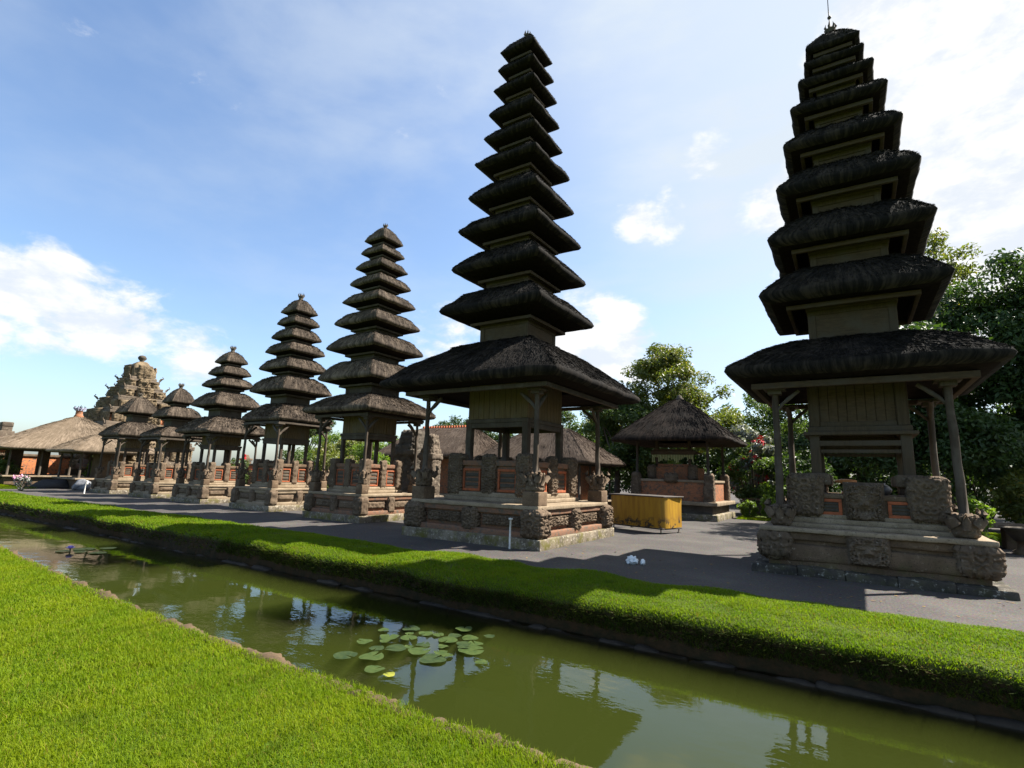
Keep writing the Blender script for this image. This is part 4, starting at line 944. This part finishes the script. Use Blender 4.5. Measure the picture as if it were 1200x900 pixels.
def far_pillar():
    cx, cy = -66, 15.4; root = thing('gate_pillar', (cx, cy, 0), 'stepped brick pillar with a tiled cap at the far left edge', 'pillar')
    mb = MB(); rbox(mb, (cx, cy, 1.4), (1.0, 1.0, 1.45), .05, .3, .03, 3, 1); mb.build('pillar_body', M_['orangewall'], root)
    mb = MB(); roof_mesh(mb, cx, cy, 2.2, 2.2, 3.0, .5, .5, 3.95, .6, 1.2, 5, 14, 0, 1.0, .05); mb.build('cap_roof', M_['thatch_brown'], root)
    mb = MB(); rbox(mb, (cx, cy, 4.1), (.55, .55, .35), .05, .2, .03, 3, 1); rbox(mb, (cx, cy, 4.6), (.38, .38, .3), .05, .2, .03, 3, 2); rbox(mb, (cx, cy, 5.05), (.42, .42, .22), .08, .2, .03, 3, 3); mb.build('finial', M_['kori'], root)
far_pillar()
for (lab, x, y, hz, w) in (('dark carved stone shrine pillar behind the left nine-tiered tower', -18.6, 19.6, 3.9, .62), ('slim lichen-grey carved shrine pillar next to the dark one', -17.0, 19.2, 3.65, .36)):
    root = thing('stone_shrine', (x, y, 0), lab, 'shrine'); mm = M_['carved_dark'] if w > .5 else M_['kori']
    mb = MB(); rbox(mb, (x, y, .4), (w*1.5, w*1.5, .42), .06, .1, .03, 3, 1); mb.build('shrine_foot', mm, root)
    mb = MB(); rbox(mb, (x, y, hz*.45), (w, w, hz*.38), .08, .07, .02, 3, 2, .07, 3.5); rbox(mb, (x, y, hz*.72), (w*1.2, w*1.2, .16), .06, .07, .02, 3, 3, .04, 4); mb.build('carved_shaft', mm, root)
    mb = MB(); rbox(mb, (x, y, hz*.87), (w*.9, w*.9, hz*.13), .08, .07, .02, 3, 4, .07, 4, taper=.25); mb.build('shrine_crown', mm, root)

# ------------------------------------------------------------------ yellow panel, pole and small things on the path
def yellow_panel():
    A = np.array([-7.70, 19.4]); B = np.array([-5.72, 18.82]); d = (B-A)/np.linalg.norm(B-A); L = np.linalg.norm(B-A); nrm = np.array([d[1], -d[0]])
    A = A-d*.25; L += .25
    ang = math.atan2(d[1], d[0]); root = thing('metal_screen', (*(A+d*L/2), 0), 'stained yellow sheet-metal screen with rounded ends standing on the path', 'screen')
    def P(a, o, z): return (*(A+d*a+nrm*o), z)
    D = 1.25
    # folded sheet: front face, rounded right end, left end
    prof = [(.02, -D), (0, -D*.5), (.0, -.04), (.04, 0), (L*.25, .012), (L*.5, 0), (L*.75, .012), (L-.10, 0), (L-.03, -.03), (L+.02, -.14), (L+.05, -.32), (L+.03, -.5), (L-.02, -D)]
    zz = np.linspace(.20, 1.26, 9); V = []; 
    for a, o in prof:
        for z in zz: V.append(P(a, o+.012*math.sin(a*5+z*4), z))
    for a, o in prof:
        for z in zz: V.append(P(a-(.012 if a > L/2 else -.012), o-.018 if -D*.9 < o else o, z))
    mb = MB(); n = len(prof); q = gridq(n, 9); mb.add(np.array(V), np.concatenate([q, q[:, ::-1]+n*9])); mb.build('yellow_sheet', M_['yellow'], root)
    mb = MB(); c = P(L/2, -D/2, 1.285); rbox(mb, c, (L/2+.07, D/2+.04, .022), .01, .3, .006, 3, 1, rz=ang); mb.build('top_cover', M_['dark_metal'], root)
    mb = MB(); c = P(L/2, -.03, .17); rbox(mb, c, (L/2-.05, .02, .025), .008, 1, rz=ang); c = P(L/2, -D+.03, .17); rbox(mb, c, (L/2-.05, .02, .025), .008, 1, rz=ang)
    for a in (.05, L-.02): c = P(a, -D/2, .17); rbox(mb, c, (.02, D/2-.03, .022), .008, 1, rz=ang)
    mb.build('bottom_frame', M_['dark_metal'], root)
    for a in (.12, L-.12):
        for o in (-.05, -D+.05):
            mb = MB(); tube(mb, [P(a, o, .16), P(a, o, 0)], [.022, .022], 6); rbox(mb, P(a, o, .012), (.05, .05, .012), .005, 1, rz=ang); mb.build('foot', M_['dark_metal'], root)
yellow_panel()
mb = MB(); tube(mb, [(-7.62, 11.86, -.02), (-7.62, 11.86, .5), (-7.61, 11.86, .74)], [.026, .026, .026], 10); rbox(mb, (-7.61, 11.86, .76), (.05, .03, .025), .01, .5)
tag(mb.build('marker_pole', M_['white_pole']), 'thin white pole standing before the eleven-tiered tower', 'pole')
mb = MB(); ico_lump(mb, (-4.33, 11.88, .07), (.115, .09, .085), 3, .9, 3.2, 20); tag(mb.build('plastic_bag', M_['white_plastic']), 'larger crumpled white plastic bag lying on the shaded path', 'bag')
mb = MB(); ico_lump(mb, (-4.09, 11.93, .055), (.045, .06, .06), 8, .8, 3, 14); tag(mb.build('plastic_bag', M_['white_plastic']), 'small white plastic scrap beside the larger crumpled bag', 'bag')
mb = MB(); ico_lump(mb, (-46.9, 13.9, .05), (1.5, 1.1, .55), 4, .3, 1.6, 16); tag(mb.build('gravel_heap', M_['grit']), 'low dark heap of gravel by the steps of the large open hall', 'heap')
mb = MB(); ico_lump(mb, (-43.2, 14.4, .25), (.75, .5, .42), 6, .4, 1.8, 14); tag(mb.build('covered_pile', M_['tarp']), 'pale grey covered pile left of the two-tiered tower', 'pile')
mb = MB(); tube(mb, [(-38.6, 13.0, 0), (-38.6, 13.0, .4), (-38.58, 13.0, .65), (-38.48, 13.0, .76), (-38.36, 13.0, .70), (-38.33, 13.0, .56)], .034, 8)
tag(mb.build('standpipe', M_['white_pole']), 'short white bent standpipe in front of the two-tiered tower', 'pipe')
# stone bowls and a low table at the right edge
def planter(label, x, y, k, plant):
    root = thing('stone_planter', (x, y, 0), label, 'planter')
    mb = MB(); lathe(mb, (x, y, -.02), [(.42*k, 0), (.44*k, .1*k), (.32*k, .18*k), (.30*k, .42*k), (.40*k, .5*k)], 16, .6, .02); mb.build('pedestal', M_['base'], root)
    mb = MB(); lathe(mb, (x, y, .47*k), [(.36*k, 0), (.55*k, .22*k), (.66*k, .40*k), (.70*k, .44*k), (.62*k, .46*k), (.55*k, .36*k), (.001, .34*k)], 20, .2, .015); mb.build('bowl', M_['carved_dark'], root)
    return root
planter('dark stone planter bowl nearest the right edge', 4.35, 22.3, .85, True)
root = thing('stone_table', (3.75, 24.0, 0), 'low stone table with a pale slab beneath the dark tree', 'table')
mb = MB(); rbox(mb, (3.75, 24.0, .74), (.95, .6, .07), .03, .2, .015, 3, 1); mb.build('table_top', M_['carved'], root)
for e in (-1, 1):
    mb = MB(); rbox(mb, (3.75+e*.55, 24.0, .33), (.22, .35, .36), .05, .12, .03, 3, e); mb.build('leg', M_['base'], root)

# ------------------------------------------------------------------ trees and shrubs
def leaves(mb, C, R, n, size, seed, flat=.4, droop=0):
    r = np.random.default_rng(seed); C = np.array(C, float); R = np.array(R, float)
    w = R.prod(axis=1)**(2/3); k = r.choice(len(C), n, p=w/w.sum())
    d = r.normal(size=(n, 3)); d /= np.linalg.norm(d, axis=1, keepdims=True); rr = r.random(n)**.42
    P = C[k]+d*R[k]*(rr*(.82+.3*r.random(n)))[:, None]
    nrm = d*.6+r.normal(0, .55, (n, 3))+np.array([0, 0, flat]); nrm /= np.linalg.norm(nrm, axis=1, keepdims=True)
    t = np.cross(nrm, r.normal(size=(n, 3))); t /= np.linalg.norm(t, axis=1, keepdims=True); t[:, 2] -= droop; b = np.cross(nrm, t)
    L = (size*(.6+.8*r.random(n)))[:, None]; Wd = L*.46
    V = np.stack([P-t*L*.5, P+b*Wd*.5+nrm*L*.06, P+t*L*.5, P-b*Wd*.5+nrm*L*.06], 1).reshape(-1, 3)
    mb.add(V, np.arange(n)[:, None]*4+np.array([[0, 1, 2, 3]]))
def clumps(lobes_, per, cr, seed):
    r = np.random.default_rng(seed); C = []; R = []
    for (x, y, z, a, b, c) in lobes_:
        n = per
        d = r.normal(size=(n, 3)); d /= np.linalg.norm(d, axis=1, keepdims=True)
        p = d*np.array([a, b, c])*(r.uniform(.55, 1.0, n))[:, None]+np.array([x, y, z]); C.append(p)
        R.append((cr*r.uniform(.6, 1.25, (n, 1)))*np.array([[1, 1, .72]]))
    return np.concatenate(C), np.concatenate(R)
def tree(label, x, y, th, tr, lobes_, per, cr, n, size, seed, m='leaf_mid', cat='tree', name='leafy_tree', group=None, limbs=9, droop=0, lean=(0, 0)):
    root = thing(name, (x, y, 0), label, cat, group); r = random.Random(seed)
    LB = [(x+a, y+b, c, d, e, f) for (a, b, c, d, e, f) in lobes_]
    C, R = clumps(LB, per, cr, seed)
    mb = MB(); tx, ty = x+lean[0], y+lean[1]
    tube(mb, [(x, y, -.1), (x+.1*tr, y, th*.25), (x+lean[0]*.5+.2*tr, y+lean[1]*.5, th*.6), (tx, ty, th)], [tr*1.5, tr*1.05, tr*.9, tr*.7], 9, True, .15, seed)
    for i in range(limbs):
        c = C[r.randrange(len(C))]; a = np.array([tx, ty, th*r.uniform(.75, 1.0)]); mid = a*.5+np.array(c)*.5+np.array([r.uniform(-.3, .3), r.uniform(-.3, .3), .25])
        tube(mb, [a, mid, c], [tr*.45, tr*.26, tr*.07], 6, True, .1, seed+i)
    mb.build('trunk', M_['bark'], root)
    mb = MB(); leaves(mb, C, R, n, size, seed, .4, droop); mb.build('crown', M_[m], root, smooth=False)
    return root
def shrub(label, x, y, rx, rz, n, size, seed, m='leaf_mid', name='shrub', cat='shrub', flowers=None, nf=0, fs=.1, group=None, z0=0):
    root = thing(name, (x, y, z0), label, cat, group)
    C, R = clumps([(x, y, z0+rz*.62, rx*.85, rx*.85, rz*.62)], 26, rx*.33, seed); ok = C[:, 2] > z0+.06; C, R = C[ok], R[ok]
    mb = MB(); r = random.Random(seed)
    for i in range(7):
        c = C[r.randrange(len(C))]; tube(mb, [(x+r.uniform(-.1, .1)*rx, y+r.uniform(-.1, .1)*rx, z0-.05), ((x+c[0])/2, (y+c[1])/2, z0+(c[2]-z0)*.6), c], [.05*rz**.5, .03*rz**.5, .01], 5)
    mb.build('stems', M_['bark'], root)
    mb = MB(); leaves(mb, C, R, n, size, seed, .4); mb.build('foliage', M_[m], root, smooth=False)
    if flowers:
        mb = MB(); C2 = C[np.random.default_rng(seed).choice(len(C), nf)]
        C2 = C2+(C2-np.array([x, y, z0+rz*.5]))*.22
        leaves(mb, C2, np.full((nf, 3), fs*1.3), nf*26, fs, seed+3); mb.build('blossom', M_[flowers], root, smooth=False)
    return root
# the light round tree behind the pyramid-roofed pavilion
tree('round airy tree with olive leaves rising behind the pyramid-roofed pavilion', -11.2, 37, 5.0, .26, [(0, 0, 8.2, 4.0, 3.2, 2.9), (-2.4, 0, 6.0, 3.2, 2.6, 2.4), (2.6, 0, 6.2, 2.9, 2.6, 2.4), (.2, 0, 10.2, 2.0, 2.0, 1.2), (0, 0, 6.9, 2.6, 2.2, 1.4)], 42, .80, 42000, .23, 11, 'leaf_light', limbs=26)
tree('darker broad tree right of the olive one, behind the pavilion', -6.6, 46, 5.4, .3, [(0, 0, 7.2, 3.6, 3, 2.8), (1.8, 0, 5.6, 3.2, 2.6, 2.6), (-.5, 0, 4.4, 3.4, 2.2, 2.6), (2.6, 0, 3.0, 2.6, 2.2, 2.2)], 32, .85, 24000, .24, 12, 'leaf_mid')
tree('dense dark tree behind the near right tower', .4, 37.5, 3.5, .3, [(0, 0, 5.2, 3.2, 2.4, 2.4), (-1.6, 0, 4.0, 2.5, 2.2, 2.2), (1.5, 0, 3.4, 2.8, 2.2, 2.2)], 34, .8, 24000, .24, 13, 'leaf_dark')
tree('dark hanging tree close behind the legs of the near right tower', 2.1, 26.5, 3.6, .26, [(-.2, 0, 6.6, 2.7, 2.6, 2.2), (-1.2, 0, 4.2, 1.9, 2.0, 1.6), (.9, 0, 3.6, 2.0, 1.9, 1.5)], 36, .75, 26000, .2, 14, 'leaf_dark')
tree('big dark glossy tree filling the right edge of the view', 6.4, 29, 4.0, .32, [(.2, 0, 9.6, 2.7, 2.6, 2.1), (-1.2, 0, 8.0, 2.2, 2.3, 2.4), (1.6, 0, 8.2, 3.2, 2.6, 2.8), (-1.2, -.3, 5.2, 2.4, 2.0, 2.0), (1.4, 0, 5.2, 3.0, 2.2, 2.2), (0, .3, 3.4, 3.0, 2.0, 1.3)], 44, .80, 62000, .21, 15, 'leaf_dark', limbs=14, droop=.3)
tree('tall light-leaved tree top showing behind the near right tower', 4.0, 34, 9.0, .24, [(.2, 0, 13.2, 1.7, 1.6, 2.2), (-.3, 0, 11.2, 1.9, 1.6, 1.6)], 24, .6, 5500, .2, 16, 'leaf_light')
tree('spreading tree beyond the right edge behind the big dark one', 11.5, 36, 5.0, .3, [(0, 0, 8.2, 3.8, 3, 3.0), (-1.4, 0, 5.4, 3.2, 2.5, 2.2)], 30, .9, 11000, .26, 17, 'leaf_mid')
tree('slender yellow-green sapling beneath the big dark tree', 4.9, 25.5, 1.3, .05, [(0, 0, 1.8, .8, .7, .8), (.4, 0, 1.0, .7, .6, .5)], 16, .3, 1800, .16, 18, 'leaf_light', cat='sapling', name='sapling', limbs=6)
shrub('dense dark shrub behind the stone table', 5.2, 34.5, 2.2, 3.2, 5200, .24, 61, 'leaf_dark')
shrub('dense green shrub far behind the near right tower base', 2.2, 36.5, 2.4, 3.0, 5200, .24, 62, 'leaf_mid')
shrub('broad green shrub at the right edge behind the planter', 9.0, 33.0, 2.4, 3.4, 5200, .24, 63, 'leaf_mid')
shrub('white-flowering leafy shrub beside the near right tower', 2.95, 21.5, .8, 1.35, 1800, .17, 19, 'leaf_bright')
for i, (lab, x, y, rx, rz, m, s_) in enumerate((('yellowish shrub at the foot of the big dark tree', 5.6, 27.0, 1.3, 2.2, 'leaf_light', .2), ('mid-green bushes beyond the stone planter', 7.4, 26.5, 1.5, 1.8, 'leaf_mid', .2))):
    shrub(lab, x, y, rx, rz, 2600, s_, 60+i, m)
# between tower and pavilion: flowering shrubs and low wall
shrub('tall silvery shrub with red hibiscus flowers right of the pavilion', -5.25, 35.5, 1.6, 5.0, 7500, .24, 21, 'leaf_grey', flowers='flower_red', nf=7, fs=.30, name='flowering_shrub')
shrub('green shrub with red leaf tips under the silvery one', -5.0, 34.0, 1.5, 3.3, 4200, .2, 22, 'leaf_mid', flowers='flower_red', nf=3, fs=.22, name='flowering_shrub')
shrub('bright green rounded shrub by the near tower\'s left post', -3.9, 33.8, 1.3, 2.7, 3200, .18, 23, 'leaf_bright')
shrub('dark shrub between the silvery shrub and the near tower', -1.8, 32.2, 1.4, 3.4, 3800, .2, 24, 'leaf_dark')
shrub('small bright grass-like bush on the lawn strip by the pavilion', -4.75, 30.6, .55, .75, 1500, .15, 25, 'leaf_bright', name='bush', cat='bush')
shrub('small leafy seedling on the lawn strip right of the small bush', -3.85, 30.8, .5, 1.1, 300, .22, 26, 'leaf_bright', name='bush', cat='bush')
shrub('leafy weeds behind the pedestal of the near tower', -2.35, 28.0, .6, .9, 700, .15, 27, 'leaf_bright', name='bush', cat='bush')
root = thing('low_wall', (-2.5, 33, 0), 'low dark stone wall behind the lawn strip right of the pavilion', 'wall')
mb = MB(); box2(mb, -5.3, 2.0, 33.0, 33.5, -.02, .85, r=.04, cell=.3, amp=.03); mb.build('wall_panel', M_['carved_dark'], root)
mb = MB(); box2(mb, -5.4, 2.1, 32.9, 33.6, .85, 1.0, r=.03, cell=.3, amp=.02); mb.build('coping', M_['carved'], root)
# trees behind the middle and the left of the row
BT = [('bushy tree behind the yellow panel and the eleven-tiered tower', -13.4, 34, 3.0, [(0, 0, 4.6, 2.6, 2.2, 2.6), (1.6, 0, 3.2, 2.2, 1.8, 1.8)], 'leaf_mid'),
      ('dark tree above the brown thatched house', -31.5, 40, 4.0, [(0, 0, 5.4, 3.2, 2.5, 2.4), (3.0, 0, 5.0, 3.0, 2.5, 2.4)], 'leaf_dark'),
      ('broad tree behind the second thatched house', -20.0, 41, 3.5, [(0, 0, 4.8, 3.2, 2.6, 2.6), (2.6, 0, 4.2, 2.6, 2.2, 2.2)], 'leaf_mid'),
      ('low sunlit tree seen between the seven- and nine-tiered towers', -37.5, 36, 2.6, [(0, 0, 3.3, 2.8, 2.2, 2.1), (2.8, 0, 2.9, 2.4, 2.0, 1.9), (-2.6, 0, 2.8, 2.4, 2, 1.9)], 'leaf_bright'),
      ('sunlit tree behind the five-tiered tower', -50.0, 40, 2.8, [(0, 0, 3.8, 3.4, 2.6, 2.5), (3.5, 0, 3.6, 3.2, 2.4, 2.4), (-3.5, 0, 3.4, 3.2, 2.4, 2.2)], 'leaf_bright'),
      ('green tree whose top shows above the three-tiered tower', -63.0, 46, 5.0, [(0, 0, 8.0, 2.6, 2.6, 2.0)], 'leaf_mid'),
      ('leafy tree behind the seven-tiered tower', -44.0, 37, 2.6, [(0, 0, 3.2, 3.0, 2.4, 2.2)], 'leaf_light')]
for i, (lab, x, y, th, lo, m) in enumerate(BT): tree(lab, x, y, th, .2, lo, 34, .8, 17000, .24, 70+i, m)
for i, (lab, x, y, h, m) in enumerate((('tall dark tree in the wood behind the yellow panel', -17.5, 50, 7.5, 'leaf_dark'), ('dark tree in the wood behind the pavilion roof', -10.5, 52, 8.5, 'leaf_dark'), ('green tree in the wood between the pavilion and the near tower', -3.5, 50, 8.0, 'leaf_mid'), ('tree of the wood behind the near tower', 4.0, 50, 9.0, 'leaf_dark'), ('tree of the wood at the far right edge', 12.0, 50, 9.5, 'leaf_mid'), ('dark tree of the wood left of the thatched houses', -40.0, 54, 6.0, 'leaf_dark'))):
    tree(lab, x, y, h*.5, .3, [(0, 0, h*.62, 4.3, 3.2, h*.36), (-2, 0, h*.36, 3.4, 3, h*.3), (2.4, 0, h*.34, 3.2, 3, h*.3)], 30, 1.1, 11000, .36, 120+i, m)
shrub('sunlit shrub behind the nine-tiered tower, left of its post', -24.5, 22.5, 1.5, 2.6, 3600, .17, 81, 'leaf_bright')
shrub('green shrub behind the seven-tiered tower', -33.0, 26.0, 2.2, 2.9, 4200, .2, 82, 'leaf_light')
shrub('dark green shrub between the five- and seven-tiered towers', -38.5, 27.0, 2.0, 2.8, 4000, .2, 83, 'leaf_mid')
shrub('red-flowered bush behind the three-tiered tower', -46.5, 27.0, 1.6, 2.2, 3000, .2, 84, 'leaf_mid', flowers='flower_red', nf=9, fs=.3, name='flowering_shrub')
shrub('leafy bush at the left edge in front of the large open hall', -50.2, 9.6, 1.5, 1.7, 3400, .2, 85, 'leaf_bright', name='bush', cat='bush')
shrub('leafy bush left of the hall\'s corner post', -52.6, 11.8, 1.7, 1.9, 3400, .2, 86, 'leaf_mid', name='bush', cat='bush')
shrub('bright bush standing behind the open hall', -57.6, 20.6, 1.5, 2.2, 3000, .24, 87, 'leaf_bright', name='bush', cat='bush')
shrub('light green bush at the right end of the open hall', -50.0, 17.6, 1.1, 2.2, 2600, .2, 88, 'leaf_bright', name='bush', cat='bush')
shrub('pink-flowering plant at the far end of the grass strip', -42.6, 11.15, .5, .8, 260, .17, 89, 'leaf_grey', flowers='flower_pink', nf=6, fs=.13, name='flowering_plant', cat='plant')
# short lawn at the end of the path (left) and strip by the pavilion (right)
def lawn_bit(name, label, x0, x1, y0, y1, dens, w, h, seed):
    sheet('lawn_ground', x0, x1, y0, y1, .012, M_['lawn']); r = np.random.default_rng(seed); n = int((x1-x0)*(y1-y0)*dens)
    P = np.stack([r.uniform(x0, x1, n), r.uniform(y0, y1, n), np.full(n, .01)], 1)
    mb = MB(); mb.add(*blades(P, np.array([[0, 0, 1.]])+r.normal(0, .25, (n, 3))*np.array([1, 1, .1]), h*(.5+r.random(n)), np.full(n, w), seed, 1.0))
    tag(mb.build(name, M_['grass'], smooth=False), label, 'grass', kind='stuff')
lawn_bit('lawn_grass', 'short grass at the far left end of the path', -70, -45.3, 7.6, 12.6, 260, .04, .13, 91)
lawn_bit('lawn_grass', 'strip of sunlit grass between the pavilion and the near tower', -5.2, 3.0, 29.6, 32.9, 500, .03, .1, 92)
lawn_bit('lawn_grass', 'patch of grass under the big tree at the right', 2.9, 9.0, 25.0, 31.0, 300, .03, .1, 93)

# ------------------------------------------------------------------ water lilies
def pad_mesh(x, y, r_, rot, seed, m, z=WATER_Z+.012):
    mb = MB(); an = np.linspace(.14, 2*math.pi-.14, 22); rr = np.random.default_rng(seed)
    V = [(x, y, z+.004)]
    wob = 1+.05*np.sin(an*3+seed)+.02*rr.normal(size=22)
    for f in (.55, 1.0):
        for a, w in zip(an, wob): V.append((x+r_*f*w*math.cos(a+rot), y+r_*f*w*math.sin(a+rot), z+(.004 if f < 1 else .002+.012*max(0, math.sin(a*2+seed)))))
    T = [(0, 1+i, 2+i) for i in range(21)]; Q = [(1+i, 23+i, 24+i, 2+i) for i in range(21)]
    mb.add(V, Q, T); return mb.build('lily_pad', M_[m])
PADS = [(-5.62, 4.93, .15), (-5.31, 5.1, .17), (-5.84, 5.45, .12), (-5.5, 5.35, .1), (-6.02, 5.98, .09), (-5.72, 5.8, .15), (-5.3, 5.5, .14), (-5.46, 5.93, .13), (-4.98, 5.61, .16), (-5.77, 6.3, .13), (-5.43, 6.26, .12), (-5.25, 6.31, .09), (-4.64, 5.5, .17), (-4.72, 5.75, .1), (-4.98, 6.2, .15), (-5.02, 6.42, .1), (-5.13, 6.77, .14), (-4.78, 6.46, .13), (-4.72, 6.24, .1), (-4.46, 6.07, .19), (-4.58, 6.32, .12), (-4.63, 6.73, .08), (-4.08, 5.78, .09), (-4.95, 4.81, .13), (-4.69, 4.79, .07), (-4.57, 5.7, .08), (-5.62, 5.62, .08), (-5.12, 5.85, .10), (-4.86, 5.96, .08), (-5.62, 6.1, .07), (-4.62, 6.12, .09), (-5.2, 5.66, .07)]
for i, (x, y, r_) in enumerate(PADS):
    m = 'lily_yellow' if i in (24, 12) and i == 24 else ('lily_dark' if (i*7) % 3 == 0 else 'lily')
    o = pad_mesh(x, y, r_*(.92 if i % 3 else 1.0), i*1.7, i, m, WATER_Z+.008+.0012*(i % 9))
    tag(o, 'round green lily pad floating in the cluster on the moat' if i != 24 else 'yellowing lily pad at the near side of the pad cluster', 'lily pad', 'lily pads in the cluster on the moat')
FP = [(-17.6, 6.14, .26), (-16.65, 6.12, .24), (-17.37, 6.61, .22), (-17.5, 5.65, .24), (-17.1, 5.9, .2)]
for i, (x, y, r_) in enumerate(FP):
    tag(pad_mesh(x, y, r_*(1, .8, .9, .7, .75)[i], i*2.1, 50+i, 'lily_yellow' , WATER_Z+.010+.0012*i), 'pale lily pad floating around the violet water lily', 'lily pad', 'lily pads around the violet flower')
root = thing('water_lily', (-17.45, 5.78, WATER_Z), 'violet water lily flower open above the moat at the left', 'flower')
mb = MB(); tube(mb, [(-17.45, 5.78, WATER_Z-.05), (-17.45, 5.78, WATER_Z+.07)], .014, 6); mb.build('stem', M_['lily_dark'], root)
mb = MB()
for rg, (n, tl, L) in enumerate(((10, .5, .13), (8, .95, .12), (6, 1.3, .10))):
    for i in range(n):
        a = 2*math.pi*(i+.5*rg)/n; d = np.array([math.cos(a)*math.cos(tl), math.sin(a)*math.cos(tl), math.sin(tl)]); s = np.array([-math.sin(a), math.cos(a), 0])*.035
        p = np.array([-17.45, 5.78, WATER_Z+.055]); mb.add([p, p+d*L*.55+s, p+d*L, p+d*L*.55-s], [(0, 1, 2, 3)])
mb.build('petals', M_['flower_violet'], root)

r = np.random.default_rng(5); n = 260; P = np.stack([r.uniform(-14, 6, n), r.uniform(10.3, 13.5, n), np.full(n, .012)], 1); az = r.uniform(0, 6.3, n); L = r.uniform(.02, .05, n)[:, None]
t = np.stack([np.cos(az), np.sin(az), r.normal(0, .15, n)], 1); b = np.stack([-np.sin(az), np.cos(az), r.normal(0, .15, n)], 1)
mb = MB(); mb.add(np.stack([P-t*L, P+b*L*.5, P+t*L, P-b*L*.5], 1).reshape(-1, 3), np.arange(n)[:, None]*4+np.array([[0, 1, 2, 3]]))
tag(mb.build('leaf_litter', plain_mat('dry_leaf', (.22, .15, .07), (.12, .08, .04), 30, .9, .1), smooth=False), 'scattered dry leaves on the path', 'leaf litter', kind='stuff')
